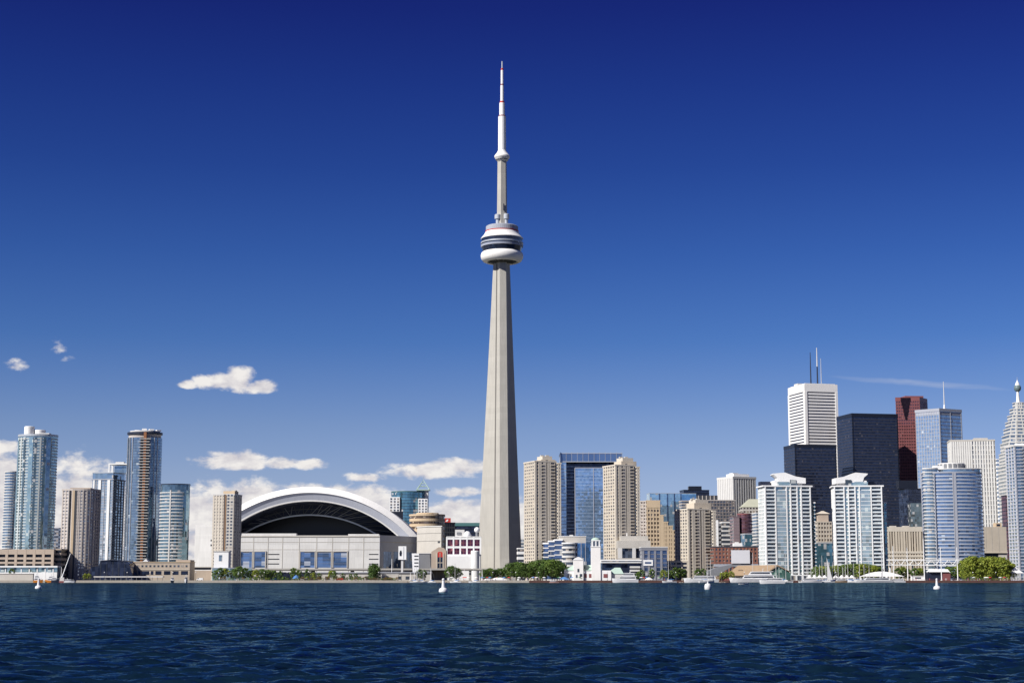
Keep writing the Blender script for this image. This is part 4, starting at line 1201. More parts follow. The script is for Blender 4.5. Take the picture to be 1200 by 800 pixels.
    b = thing('brick_warehouse', 'red brick warehouse behind the blank white billboard', 'building', X(862, D), D)
    x0, x1 = X(836.5, D), X(888, D)
    MB().box(x0, x1, D + .5, D + 30, G0 - .3, Z(641, D)).build('core', g_dark, b)
    for i in range(5):
        zz = Z(660 - i * 4.4, D)
        MB().box(x0 - .1, x1 + .1, D, D + 30.1, zz, zz + 1.5).build('floor_band', brick, b)
    for i in range(13):
        xx = x0 + .7 + (x1 - x0 - 1.4) * i / 12
        MB().box(xx - .75, xx + .75, D - .15, D + .6, G0, Z(640.6, D)).build('pier', brick, b)
    MB().box(x0 - .3, x1 + .3, D - .4, D + 30.3, Z(641, D), Z(639.8, D)).build('cornice', M('dark_cornice', (.07, .07, .09)), b)
    MB().box(x0 - .3, x1 + .3, D - .5, D + .7, Z(663.5, D), Z(660.6, D)).build('base_course', lav, b)
    MB().box(X(861, D), X(871, D), D + 6, D + 14, Z(639.8, D), Z(635.8, D)).build('rooftop_unit', white, b)
    MB().box(X(863, D), X(867, D), D + 7, D + 11, Z(635.8, D), Z(634.4, D)).build('rooftop_unit', offwh, b)
    bb = thing('billboard', 'large blank white billboard on the front of the red brick warehouse', 'billboard', X(867, D - 2), D - 1.5, Z(660, D))
    MB().box(X(856.8, D - 2), X(878.6, D - 2), D - 1.6, D - 1.1, Z(659.8, D), Z(644.3, D)).build('board', M('billboard_white', (.72, .72, .77), var=.05, stain=.03), bb)
    for px in (859, 867, 876): MB().box(X(px, D) - .2, X(px, D) + .2, D - 1.1, D - .2, Z(659, D), Z(645, D)).build('bracket', dkgrey, bb)
    # beige low parking block
    D = 1420
    b = thing('beige_parking_block', 'low beige open parking block under the shorter cream tower', 'building', X(790, D), D)
    MB().box(X(778, D), X(806, D), D + .6, D + 20, G0 - .3, Z(657.5, D)).build('core', g_black, b)
    for y in (657, 661.6, 666.4): MB().box(X(777.6, D), X(806.4, D), D - .1, D + 20.3, Z(y + 1.7, D), Z(y - .4, D)).build('floor_band', cream, b)
    for i in range(5): MB().box(X(778.2 + i * 6.6, D), X(779.6 + i * 6.6, D), D - .2, D + .7, G0 - .3, Z(657, D)).build('pier', cream, b)


midtown()


def harbour_buildings():
    # blue-white terraced building
    D = 1455
    b = thing('terraced_building', 'blue glass building with white terrace bands right of the big green trees', 'building', X(666, D), D)
    for i, (l, r_, y) in enumerate(((637, 643, 637), (643.1, 650, 634.5), (650.1, 659, 633))):
        vol(b, [(X(l, D), D + 6 - i * 2), (X(r_, D), D + 5 - i * 2), (X(r_, D), D + 24), (X(l, D), D + 24)], G0, Z(y, D), 8, g_deep, band=offwh, bh=1.0, bo=.35, roof=white, glz='step_glazing', bnd='terrace')
    p = arc(659.1, 676, D - 3, 26, 5, n=14)
    vol(b, p, G0, Z(637, D), 8, g_dark, band=offwh, bh=1.7, bo=.7, roof=white, glz='round_glazing', bnd='round_terrace')
    MB().box(X(676.1, D), X(693, D), D, D + 24, G0, Z(636, D)).build('blue_wing', GL('wing_blue_glass', (.10, .22, .44), blind=.06), b)
    for x_ in (676.3, 681, 686, 692.4): MB().box(X(x_, D) - .25, X(x_, D) + .25, D - .3, D + .3, G0, Z(635.6, D)).build('mullion', lav, b)
    MB().box(X(656, D), X(687, D), D + 5, D + 22, Z(637, D), Z(628, D)).build('upper_storey', concl, b)
    MB().box(X(655.5, D), X(687.5, D), D + 4.6, D + 22.4, Z(628, D), Z(627.4, D)).build('upper_roof', white, b)
    MB().box(X(668, D), X(672, D), D + 8, D + 12, Z(627.4, D), Z(626, D)).build('rooftop_unit', offwh, b)
    # white lighthouse-like building
    D = 1350
    b = thing('white_tower_house', 'white lakeside building with a square lantern tower, small turret and pale green roofs', 'building', X(690, D), D)
    x0, x1 = X(693, D), X(703.6, D)
    MB().box(x0, x1, D, D + 8, G0, Z(640, D)).build('tower', wht2, b)
    MB().box(x0 + .8, x1 - .8, D + .6, D + 7.4, Z(640, D), Z(634, D)).build('lantern', g_dark, b)
    for xx in (x0 + .9, (x0 + x1) / 2, x1 - .9):
        for yy in (D + .7, D + 7.3): MB().box(xx - .5, xx + .5, yy - .5, yy + .5, Z(640, D), Z(633, D)).build('lantern_post', white, b)
    MB().box(x0 - .3, x1 + .3, D - .3, D + 8.3, Z(640.6, D), Z(639.6, D)).build('tower_cornice', white, b)
    MB().box(x0 + .3, x1 - .3, D + .1, D + 7.9, Z(633.4, D), Z(632.4, D)).build('lantern_beam', white, b)
    c = ((x0 + x1) / 2, D + 4)
    MB().lathe([(3.6, Z(632.4, D)), (3.3, Z(631.2, D)), (2.2, Z(630, D)), (.4, Z(629.2, D))], c, 20).build('cupola', greenr, b)
    t0, t1 = X(672, D), X(683.3, D)
    MB().box(t0, t1, D - 1, D + 9, G0, Z(656, D)).build('turret', wht2, b)
    MB().slabxz([(t0 - .4, Z(656, D)), (t1 + .4, Z(656, D)), (t1 - 1.6, Z(653.4, D)), ((t0 + t1) / 2, Z(652, D)), (t0 + 1.6, Z(653.4, D))], D - 1.3, D + 9.3).build('turret_gable', white, b)
    for px, ya, yb, w_ in ((676.4, 666, 670, 2.2), (674.5, 673, 676.5, 2), (679, 672, 677, 3)): MB().box(X(px, D), X(px + w_, D), D - 1.15, D - .7, Z(yb, D), Z(ya, D)).build('window', g_dark, b)
    MB().box(X(661, D), X(716, D), D + 1, D + 14, G0, Z(668, D)).build('wall', white, b)
    MB().prism([(X(662, D), D + .6), (X(693, D), D + .6), (X(693, D), D + 14), (X(662, D), D + 14)], Z(668, D), Z(661.5, D), p2=[(X(672, D), D + 6), (X(693, D), D + 6), (X(693, D), D + 10), (X(672, D), D + 10)]).build('roof', greenr, b)
    for i in range(3): MB().box(X(682.5 + i * 1.7, D), X(683.4 + i * 1.7, D), D + .2, D + 1, Z(666.4, D), Z(662.6, D)).build('dormer_slit', dkgrey, b)
    for px, w_ in ((665, 1.6), (668, 1.6), (684, 3.4), (690, 5), (707, 5)): MB().box(X(px, D), X(px + w_, D), D + .85, D + 1.3, Z(676.5, D), Z(672, D)).build('window', maroon if px > 680 else g_dark, b)
    a = thing('green_tent_hall', 'hall with a pale green tent shaped roof right of the white lantern tower', 'building', X(719, D), D + 4)
    q = [(X(706, D), D + 3), (X(731, D), D + 3), (X(731, D), D + 20), (X(706, D), D + 20)]
    MB().prism(off(q, -.4), G0, Z(672, D)).build('wall', offwh, a)
    MB().prism(q, Z(672, D), Z(664.6, D), p2=[(X(709, D), D + 9), (X(727.6, D), D + 9), (X(727.6, D), D + 14), (X(709, D), D + 14)]).build('roof', greenr, a)
    # concrete terrace complex
    D = 1460
    b = thing('concrete_terrace_complex', 'pale concrete complex with deep square openings below the right cream tower', 'building', X(742, D), D)
    x0, x1 = X(724, D), X(762, D)
    MB().box(x0, x1, D + 2, D + 25, G0, Z(641, D)).build('core', g_dark, b)
    MB().box(x0 - .2, x1 + .2, D, D + 25.2, Z(642, D), Z(633, D)).build('attic', concl, b)
    MB().box(X(728, D), X(760, D), D + 4, D + 22, Z(633, D), Z(627.5, D)).build('upper_storey', concl, b)
    for px, w_ in ((724, 5), (741, 4), (757, 5)): MB().box(X(px, D), X(px + w_, D), D - .2, D + 2.2, G0, Z(641.8, D)).build('pier', offwh, b)
    MB().box(x0, x1, D - .4, D + 2.1, Z(657, D), Z(653.6, D)).build('floor_band', concl, b)
    MB().tube((X(736, D), D + 12, Z(627.5, D)), (X(736, D), D + 12, Z(623.5, D)), .5, .3).build('roof_stack', white, b)
    # white link gallery
    D = 1425
    g = thing('link_gallery', 'long white gallery strip with dark windows over a dark base', 'building', X(727, D), D)
    MB().box(X(704, D), X(752, D), D, D + 8, Z(659.2, D), Z(655.2, D)).build('wall', white, g)
    MB().box(X(704.5, D), X(751.5, D), D - .15, D + .3, Z(657.9, D), Z(656.8, D)).build('window_strip', g_dark, g)
    MB().box(X(706, D), X(751, D), D + 3, D + 8, G0, Z(659.2, D)).build('base', g_black, g)
    for y in (663, 667): MB().box(X(738, D), X(750, D), D + 1.4, D + 3.2, Z(y + 2.2, D), Z(y, D)).build('balcony', offwh, g)
    # grey-blue office
    D = 1410
    b = thing('grey_frame_office', 'low grey office block with square grey frames and blue windows by the quay', 'building', X(765, D), D)
    x0, x1 = X(752.3, D), X(781.5, D)
    vol(b, [(x0, D), (x1, D), (x1, D + 24), (x0, D + 24)], G0, Z(644.6, D), 7, g_deep, band=M('slate_panel', (.17, .18, .22)), bh=.8, bo=.2)
    MB().box(x0 - .6, x1 + .6, D - .8, D + 24.5, Z(644.6, D), Z(641.2, D)).build('attic', M('slate_attic', (.24, .25, .29)), b)
    MB().box(x0 - .8, x1 + .8, D - 1, D + 24.7, Z(641.2, D), Z(640.2, D)).build('roof', offwh, b)
    for f in (.04, .27, .52, .77): MB().box(x0 + (x1 - x0) * f - .9, x0 + (x1 - x0) * f + .9, D - .6, D + .1, G0, Z(644.5, D)).build('pier', M('slate_pier', (.26, .27, .31)), b)
    MB().box(x0 + 1, x0 + 9, D - 1, D + .2, Z(662.4, D), Z(655.6, D)).build('white_balcony', white, b)
    MB().box(x0 + 2.2, x0 + 7.6, D - 1.15, D - .9, Z(660, D), Z(658, D)).build('window', g_deep, b)
    # grey and tan roofed terminal pavilion
    D = 1365
    b = thing('curved_roof_shed', 'low shed with a sweeping grey metal roof below the brick warehouse', 'building', X(846, D), D)
    MB().slabxz([(X(828, D), Z(674, D)), (X(842, D), Z(674, D)), (X(849, D), Z(668, D)), (X(858, D), Z(663.5, D)), (X(868, D), Z(662, D)), (X(868, D), Z(661, D)), (X(857, D), Z(661.2, D)), (X(840, D), Z(664.5, D)), (X(828, D), Z(669.6, D))], D, D + 20).build('roof', mgrey, b)
    MB().box(X(829, D), X(868, D), D + 3, D + 18, G0, Z(674.2, D)).build('wall', maroon, b)
    MB().box(X(834, D), X(843, D), D + .4, D + 3.2, G0, Z(673, D)).build('doorway', wood, b)
    D = 1350
    b = thing('tan_roofed_pavilion', 'waterside pavilion with a broad tan pitched roof and green gable window', 'building', X(890, D), D)
    MB().loft([[(X(852, D), D, Z(674, D)), (X(895, D), D, Z(674, D)), (X(895, D), D + .6, Z(674, D) - .7), (X(852, D), D + .6, Z(674, D) - .7)],
               [(X(866, D), D + 9, Z(662.2, D)), (X(910.5, D), D + 9, Z(661.4, D)), (X(910.5, D), D + 9.3, Z(661.4, D) - .8), (X(866, D), D + 9.3, Z(662.2, D) - .8)],
               [(X(852, D), D + 20, Z(674, D)), (X(895, D), D + 20, Z(674, D)), (X(895, D), D + 20, Z(674, D) - .8), (X(852, D), D + 20, Z(674, D) - .8)]]).build('roof', tanroof, b)
    MB().loft([[(X(894, D), D - .4, Z(673.6, D)), (X(911, D), D - .4, Z(661.4, D)), (X(928, D), D - .4, Z(671, D)), (X(911, D), D - .4, Z(663, D))],
               [(X(894, D), D + 15, Z(673.6, D)), (X(911, D), D + 15, Z(661.4, D)), (X(928, D), D + 15, Z(671, D)), (X(911, D), D + 15, Z(663, D))]]).build('gable_roof', wood, b)
    MB().slabxz([(X(896, D), G0), (X(926, D), G0), (X(926, D), Z(671.6, D)), (X(911, D), Z(663.4, D)), (X(896, D), Z(673.8, D))], D + .8, D + 12).build('gable_window', GL('green_window', (.06, .13, .11), cell=(2, 2, 2), blind=.1, metal=.3, bc=(.2, .3, .25)), b)
    MB().box(X(858, D), X(895, D), D + 2, D + 18, G0, Z(673.6, D)).build('wall', wood, b)
    MB().obox((X(868, D), D + 5), 0, 3.5, 2, Z(669.4, D), Z(667, D)).build('dormer', wood, b)


harbour_buildings()


# ------------------------------------------------------------------ white condominiums at the water
def condo(label, xl, xr, D, mirror):
    f = -1 if mirror else 1
    p = rrect(xl, xr, D, 20, R(6) * f, py=610)
    zt = Z(570, D); nf = 25
    b = block('white_condominium', label, 'building', p, G0 - .3, zt, nf, g_green, band=white, bh=.75, bo=.3, group='white twin condominiums', roof=white,
              piers=((0, [.012, .23, .47, .56, .70, .79, .985] if not mirror else [.015, .21, .30, .44, .53, .77, .988], .95, 1.5, white), (1, 4, .9, .5, white), (3, 4, .9, .5, white)))
    dk = [(.03, .21), (.58, .69), (.81, .97)] if not mirror else [(.03, .19), (.31, .42), (.79, .97)]
    gd = bpy.data.materials.get('loggia_glass') or GL('loggia_glass', (.09, .12, .15), blind=.3, metal=.5, bc=(.38, .4, .4))
    rail = bpy.data.materials.get('balcony_glass_rail') or GL('balcony_glass_rail', (.62, .67, .68), blind=0, metal=.2, var=.15)
    for i, (a, c) in enumerate(dk):
        panel(b, p, 0, a, c, G0, zt, gd, 'loggia', .12)
        balconies(b, p, 0, a, c, G0, zt, nf, white, rail, out=1.3, hgt=.95)
    g0, g1 = ((.25, .45) if not mirror else (.55, .75))
    panel(b, p, 0, g0, g1, G0, zt - 3, GL('bay_glass' + ('_mirrored' if mirror else ''), (.46, .55, .56), blind=.05, bc=(.52, .6, .6), var=.12), 'glass_bay', 1.0, 1.4)
    fh = (zt - G0) / nf
    for k in range(nf - 1): panel(b, p, 0, g0 - .005, g1 + .005, G0 + k * fh + .1, G0 + k * fh + .5, white, 'bay_band', 1.12, .4)
    # stepped crown with a slanted wing
    mid = (xl + xr) / 2; s = f
    c = cen(p)
    MB().obox((X(mid + 4 * s, D, 565), c[1]), R(6) * f, W(34, D), 13, zt + .5, Z(562.5, D)).build('penthouse', white, b)
    panel(b, p, 0, .3, .72, zt + 1.1, Z(564, D), g_green, 'penthouse_glazing', -1.5)
    a, e = X(mid - 13 * s, D, 558), X(mid + 25 * s, D, 558)
    m1 = X(mid + 1 * s, D, 558)
    w_ = [(a, Z(554.2, D)), (a, Z(555.2, D)), (m1 - 7 * s, Z(558.8, D)), (m1 - 6 * s, Z(564, D)), (e, Z(566, D)), (e, Z(559.6, D)), (m1 + 9 * s, Z(557.6, D)), (m1, Z(553, D))]
    if mirror: w_ = w_[::-1]
    MB().slabxz(w_, c[1] - 8.2, c[1] + 8).build('roof_wing', white, b)
    MB().obox((X(mid + 10 * s, D, 565), c[1] - 8.5), 0, W(7, D), 1, zt, Z(561.5, D)).build('penthouse_window', gd, b)
    MB().obox((X(mid - 21 * s, D, 566), c[1] + 4), R(6) * f, W(12, D), 8, zt + .4, Z(563, D)).build('rooftop_unit', navy, b)
    # lower shoulder at the outer side
    q = rrect(*((xl - 6.5, xl - .2) if not mirror else (xr + .2, xr + 5)), D + 5, 11, R(5) * f, py=620)
    if mirror is False:
        q = rrect(xr + .2, xr + 5, D + 5, 11, R(5), py=620)
    vol(b, q, G0 - .3, zt - 14, nf - 4, g_teal, band=white, bh=.7, bo=.4, glz='shoulder_glazing', bnd='shoulder_band', roof=white)
    # podium
    MB().prism(off(p, 2.2), G0 - .3, G0 + 5).build('podium', white, b)
    for i in range(8): panel(b, off(p, 2.2), 0, .04 + i * .12, .12 + i * .12, G0 + .4, G0 + 4, g_dark, 'shopfront', .1)


condo('white balconied condominium tower whose roof wing points left', 889.5, 950.5, 1420, False)
condo('white balconied condominium tower whose roof wing points right', 975.5, 1034.5, 1420, True)


def downtown():
    # white marble bank tower
    D = 2550
    p = rrect(925, 982, D, 62, R(14), py=500)
    b = block('marble_bank_tower', 'tall white tower with thin dark window lines and rooftop masts', 'building', p, G0, Z(458.5, D), 60, g_black, band=wht2, bh=2.8, bo=.35)
    q = off(p, .7)
    MB().prism(q, Z(458.6, D), Z(449.6, D)).build('blank_top', wht2, b)
    MB().prism(off(p, -2), Z(449.6, D), Z(448.6, D)).build('roof', offwh, b)
    for e, n in ((0, 1), (3, 1)):
        a, d, nr, L = edge(q, e)
        for i in range(n + 1):
            cc = a + d * (2.2 + (L - 4.4) * i / n)
            MB().obox((cc.x, cc.y), math.atan2(d.y, d.x), 4.2, 1, G0, Z(458.6, D)).build('corner_pier', wht2, b)
    c = cen(p)
    for px, yt, r_, mt in ((949.8, 410, 1.1, navy), (957.6, 404.6, 1.2, offwh), (962, 417, .8, steel)):
        m = MB().tube((X(px, c[1] - 10, 430), c[1] - 10, Z(449, D)), (X(px, c[1] - 10, 430), c[1] - 10, Z((yt + 449) / 2, D)), r_, r_ * .8, 8)
        m.build('mast', navy if px != 962 else steel, b)
        MB().tube((X(px, c[1] - 10, 430), c[1] - 10, Z((yt + 449) / 2, D)), (X(px, c[1] - 10, 430), c[1] - 10, Z(yt, D)), r_ * .8, r_ * .45, 8).build('mast_top', mt, b)
    MB().obox((X(937, c[1], 448), c[1]), R(14), W(10, D), 14, Z(449.5, D), Z(446.6, D)).build('rooftop_unit', offwh, b)
    # black towers
    D = 2320
    p = rrect(919.3, 981, D, 45, R(10), py=560)
    b = block('black_tower', 'black steel tower in front of the tall white bank tower', 'building', p, G0, Z(524, D), 42, g_black, band=M('dark_spandrel', (.045, .05, .075), rough=.5), bh=1.35, bo=.22, roof=black, par=4.5)
    for i, f in enumerate([.02, .98]): panel(b, p, 0, f - .007, f + .007, G0, Z(524, D), black, 'fin', .5)
    MB().obox((X(955, cen(p)[1], 524), cen(p)[1]), R(10), W(8, D), 8, Z(523, D) + 3, Z(521.4, D)).build('rooftop_unit', black, b)
    D = 2360
    p = rrect(981.3, 1053, D, 56, R(11), py=520)
    b = block('large_black_tower', 'largest black steel tower right of the white bank tower', 'building', p, G0, Z(488, D), 54, g_black, band=bpy.data.materials['dark_spandrel'], bh=1.35, bo=.22, roof=black, par=5)
    for f in [.02, .98]: panel(b, p, 0, f - .006, f + .006, G0, Z(488, D), black, 'fin', .5)
    MB().obox((X(1006, cen(p)[1], 486), cen(p)[1]), R(11), W(5, D), 10, Z(487, D), Z(483.8, D)).build('rooftop_unit', black, b)
    # red granite tower
    D = 2460
    x = lambda q: X(q, D, 500)
    xx = lambda q, y: X(q, y, 500)
    p = [(xx(1050.5, D), D), (xx(1078.5, D - 4), D - 4), (xx(1087.5, D + 22), D + 22), (xx(1087, D + 22), D + 45), (xx(1052, D + 45), D + 45)]
    b = block('red_granite_tower', 'dark red granite tower with a notched stepped top', 'building', p, G0, Z(470, D), 58, g_red, band=maroon, bh=1.9, bo=.25,
              piers=((0, 10, .8, .5, maroon), (1, 6, .8, .5, maroon)))
    MB().prism(off(p, .4), Z(470, D), Z(465.5, D)).build('parapet', maroon, b)
    MB().prism([(x(1062), D + 1), (x(1084), D + 3), (x(1085), D + 40), (x(1058), D + 40)], Z(465.5, D), Z(463.6, D)).build('roof', maroon, b)
    for k in range(6):
        hw = (5.5 - k * .85)
        za = Z(466 + (k + 1) * 4.3, D); zb_ = Z(466 + k * 4.3, D)
        panel(b, p, 0, .42 - hw / 26, .42 + hw / 26, za, zb_, GL('notch_glass', (.03, .014, .018), blind=0) if k == 0 else bpy.data.materials['notch_glass'], 'glass_notch', .75 + .02 * k)
    # blue-grey glass tower with mast
    D = 2320
    A = (X(1102, D, 520), D)
    p = [(X(1074, D + 26, 520), D + 26), A, (X(1128, D + 20, 520), D + 20)]
    p = p + [(X(1104, D + 56, 520), D + 56)]
    b = block('blue_grey_tower', 'blue grey glass tower with a thin white rooftop mast', 'building', p, G0, Z(481.5, D), 46, g_silver, band=M('blue_grey_panel', (.30, .34, .42)), bh=1.2, bo=.15, roof=lav, par=4,
              piers=((0, 9, .8, .35, lav), (1, 2, 1.4, .5, lav)))
    MB().prism(off(p, .1), Z(486, D), Z(482, D)).build('top_band', lav, b)
    my = D + 24; mx = X(1106, my, 460)
    MB().tube((mx, my, Z(481, D)), (mx, my, Z(472, D)), 2.6, .9, 10).build('mast_base', white, b)
    MB().tube((mx, my, Z(472, D)), (mx, my, Z(444.5, D)), .8, .35, 8).build('mast', offwh, b)
    MB().lathe([(1.2, Z(475.6, D)), (1.6, Z(475, D)), (1.2, Z(474.2, D))], (mx, my), 12).build('mast_ring', steel, b)
    # pale ribbed tower
    D = 2020
    ribm = M('pale_rib_stone', (.76, .75, .72))
    p = rrect(1112, 1167, D, 30, R(-9), py=560)
    b = block('ribbed_pale_tower', 'pale beige tower with close vertical ribs behind the round condominium', 'building', p, G0, Z(516.5, D), 30, g_dark, band=ribm, bh=1.2, bo=.1, roof=concl, par=2,
              piers=((0, [.02, .07, .12, .17, .22, .27, .32, .37, .42, .47, .54, .6, .66, .72, .78, .84, .9, .96], 2.1, .7, ribm), (1, 6, 2.2, .6, concl), (3, 6, 1.6, .6, ribm)))
    MB().obox((X(1147, cen(p)[1], 514), cen(p)[1] - 6), R(-9), W(16, D), 12, Z(516, D), Z(512.4, D)).build('rooftop_unit', concl, b)
    # slim white slab
    D = 2200
    b = block('slim_white_slab', 'slim white slab seen edge on beside the stepped spire tower', 'building', rrect(1165.5, 1172.5, D, 14, R(4), py=580), G0, Z(538.5, D), 30, g_silver, band=white, bh=2.6, bo=.2, roof=white)
    # black glass building behind
    D = 2050
    b = block('black_glass_block', 'black mirror glass block between the red tower and round condominium', 'building', rrect(1053.5, 1083, D, 30, R(10), py=590), G0, Z(573, D), 24, g_black, band=black, bh=.5, bo=.08, roof=black)
    MB().box(X(1056, D, 570), X(1078, D, 570), D + 12, D + 26, Z(572, D), Z(562, D)).build('penthouse', black, b)
    p = rrect(1064, 1083, D - 20, 14, R(0), py=600)
    MB().prism(p, G0, Z(590, D)).build('mirror_wing', GL('grey_mirror', (.20, .24, .24), blind=.1), b)
    # stepped spire tower
    D = 1938
    b = thing('stepped_spire_tower', 'pale stepped tower with a ball topped spire at the right edge', 'building', X(1196, D, 500), D)
    cx = X(1193.5, D, 480)
    st = [(21.5, 547, 26), (20, 532, 4), (18.4, 520, 3), (16.6, 511, 3), (14.8, 503, 3), (12.8, 495, 3), (10.6, 487.5, 3), (8.2, 480, 3), (5.2, 472.5, 3)]
    zprev = G0
    pm = M('spire_stone', (.66, .645, .61))
    for i, (hw, y, nf) in enumerate(st):
        h = W(hw, D); zt = Z(y, D)
        dd = h * .9
        p = [(cx - h, D - dd), (cx - h * .55, D - dd * 1.12), (cx + h * .55, D - dd * 1.12), (cx + h, D - dd), (cx + h, D + dd), (cx - h, D + dd)]
        n = max(2, round((zt - zprev) / 4.2))
        vol(b, p, zprev, zt, n, GL('spire_glass', (.26, .32, .38), blind=.1), band=pm, bh=1.9, bo=.3, roof=pm, par=.9, piers=((1, 3 if i < 4 else 2, 1.1, .4, pm), (0, 1, 1.2, .4, pm)), glz='glazing' if i else 'base_glazing', bnd='floor_band' if i else 'base_band')
        zprev = zt + .01
    C = (cx, D)
    MB().lathe([(W(2.4, D), zprev), (W(1.7, D), Z(464, D)), (W(1.3, D), Z(458.8, D))], C, 16).build('spire_base', wht2, b)
    MB().lathe([(W(1.4, D), Z(459, D)), (W(3.4, D), Z(457.4, D)), (W(4.2, D), Z(455, D)), (W(4.0, D), Z(453, D)), (W(2.8, D), Z(451.2, D))], C, 24).build('spire_ball', M('grey_green_metal', (.16, .22, .23), rough=.4), b, smooth=True)
    MB().lathe([(W(2.9, D), Z(451.3, D)), (W(1.8, D), Z(448.4, D)), (W(.6, D), Z(446.4, D)), (.3, Z(444.8, D))], C, 16).build('spire_tip', white, b)
    MB().tube((cx, D, Z(446, D)), (cx, D, Z(441.5, D)), .3, .15).build('spire_needle', steel, b)
    # dark sliver
    block('dark_purple_block', 'narrow dark purple slab just left of the white balconied block at right edge', 'building', rrect(1174.5, 1184, 1800, 14, R(3), py=610), G0, Z(581, 1800), 22, g_red, band=navy, bh=.8, bo=.1, roof=black)
    # round condominium
    D = 1440
    p = arc(1081.5, 1151, D, 16, 15, py=600, n=36)
    zt = Z(554, D); nf = 30
    b = block('round_condominium', 'broad curved blue grey condominium with white balcony bands and a roof drum', 'building', p, G0 - .3, zt, nf, GL('round_blue_glass', (.22, .31, .46), blind=.03, bc=(.34, .42, .52), var=.16), band=M('pale_blue_band', (.50, .53, .60)), bh=1.0, bo=.75, roof=lav, par=1.2)
    c = ((X(1081.5, D, 560) + X(1151, D, 560)) / 2, D + 15)
    q = arc(1083, 1100, D + 4, 8, 4, py=600, n=10)
    vol(b, q, G0, Z(549, D), nf + 1, g_blue, band=offwh, bh=.9, bo=.4, roof=offwh, glz='left_bay_glazing', bnd='left_bay_band')
    p3 = arc(1100.2, 1149, D + 2, 8, 11, py=560, n=24)
    MB().prism(p3, zt + 1.22, Z(549, D)).build('top_storey', g_blue, b)
    MB().prism(off(p3, .6), Z(549, D), Z(548, D)).build('top_roof', offwh, b)
    r_ = W(16, D)
    MB().lathe([(r_, Z(549, D)), (r_, Z(542, D)), (r_ * .96, Z(541.2, D))], (X(1121, D, 545), D + 18), 36).build('roof_drum', offwh, b)
    for i in range(9):
        a = R(-170 + i * 20)
        MB().obox((X(1121, D, 545) + r_ * 1.02 * math.cos(a), D + 18 + r_ * 1.02 * math.sin(a)), a, .5, 2.4, Z(548, D), Z(542.5, D)).build('drum_louvre', mgrey, b)
    MB().obox((X(1104, D, 545), D + 14), 0, W(12, D), 8, Z(549, D), Z(544.5, D)).build('rooftop_unit', white, b)
    for i in range(5):
        a = math.pi * (i + .5) / 5
        k = ((X(1151, D, 600) - X(1081.5, D, 600)) / 2 + .4)
        q_ = (c[0] - k * math.cos(a), D + 15 - 15.5 * math.sin(a))
        MB().obox(q_, 0, .6, .9, G0, zt).build('mullion', lav, b)
    panel(b, p, 17, 0, 1, G0, zt, lav, 'pier', .9)
    # right edge front block
    D = 1440
    p = rrect(1181.5, 1232, D, 20, R(5), py=600)
    b = block('balconied_edge_block', 'blue white balconied apartment block cut by the right edge of the photo', 'building', p, G0 - .3, Z(523, D), 39, g_blue, band=M('blue_white_band', (.52, .55, .66)), bh=.85, bo=.5, roof=offwh,
              piers=((0, [.01, .25, .52, .84, .98], .8, .8, lav), (3, 3, 1, .5, offwh)))
    balconies(b, p, 0, .13, .24, G0, Z(523, D), 39, offwh, lav, out=1.4)
    MB().obox((X(1200, cen(p)[1], 520), cen(p)[1]), 0, W(20, D), 8, Z(523, D), Z(518.6, D)).build('penthouse', white, b)
    # ribbed beige hall
    D = 1580
    b = thing('ribbed_beige_hall', 'broad beige building with dark vertical slots right of the right white condominium', 'building', X(1060, D), D)
    x0, x1 = X(1034, D), X(1083, D)
    MB().box(x0, x1, D + .8, D + 25, G0, Z(620, D)).build('core', g_tan, b)
    MB().box(x0 - .3, x1 + .3, D - .2, D + 25.3, Z(622.4, D), Z(617, D)).build('attic', cream2, b)
    rn = random.Random(3)
    for i in range(16):
        xx = x0 + 1 + (x1 - x0 - 2) * i / 15
        w_ = rn.choice((1.0, 1.4, 2.0))
        MB().box(xx - w_ / 2, xx + w_ / 2, D - .1, D + .9, G0, Z(622.3, D)).build('rib', cream, b)
    for y in (645.5, 650, 654.5): MB().box(x0 - .2, x1 + .2, D - .5, D + 1, Z(y + 2.6, D), Z(y, D)).build('floor_band', cream2, b)
    for px in (1046, 1061): MB().box(X(px, D), X(px + 6, D), D + 3, D + 12, Z(617, D), Z(615.6, D)).build('rooftop_unit', concl, b)
    # buildings seen between the two condominiums
    D = 1700
    b = block('beige_office_block', 'beige office block seen in the gap between the two white condominiums', 'building', rrect(952, 979, D, 18, R(6), py=620), G0, Z(612, D), 14, g_tan, band=cream, bh=2, bo=.3, roof=cream, piers=((0, 6, 1, .4, cream),))
    MB().box(X(960, D, 610), X(972, D, 610), D + 5, D + 14, Z(612, D) + 1, Z(601.5, D)).build('penthouse', pinkb, b)
    MB().prism([(X(958, D, 610), D + 4), (X(974, D, 610), D + 4), (X(974, D, 610), D + 15), (X(958, D, 610), D + 15)], Z(601.5, D), Z(598, D), p2=[(X(965, D, 610), D + 8), (X(967, D, 610), D + 8), (X(967, D, 610), D + 10), (X(965, D, 610), D + 10)]).build('penthouse_roof', cream, b)
    D = 1530
    b = block('blue_glass_lobby', 'low dark blue glass block between the feet of the two white condominiums', 'building', rrect(951, 976, D, 15, R(4), py=645), G0, Z(636.5, D), 9, g_teal, band=g_teal, bh=.5, bo=.15, roof=steel)
    # hotel podium on the right
    D = 1560
    b = thing('stone_podium', 'plain beige stone podium under the pale ribbed tower', 'building', X(1166, D), D)
    MB().box(X(1150.5, D), X(1180, D), D, D + 20, Z(647.5, D), Z(617, D)).build('wall', M('podium_stone', (.52, .46, .38)), b)
    MB().box(X(1150, D), X(1170, D), D + 2, D + 18, G0, Z(647.4, D)).build('recessed_base', navy, b)
    MB().box(X(1170.1, D), X(1180, D), D + 1, D + 18, G0, Z(647.4, D)).build('base_wall', concl, b)
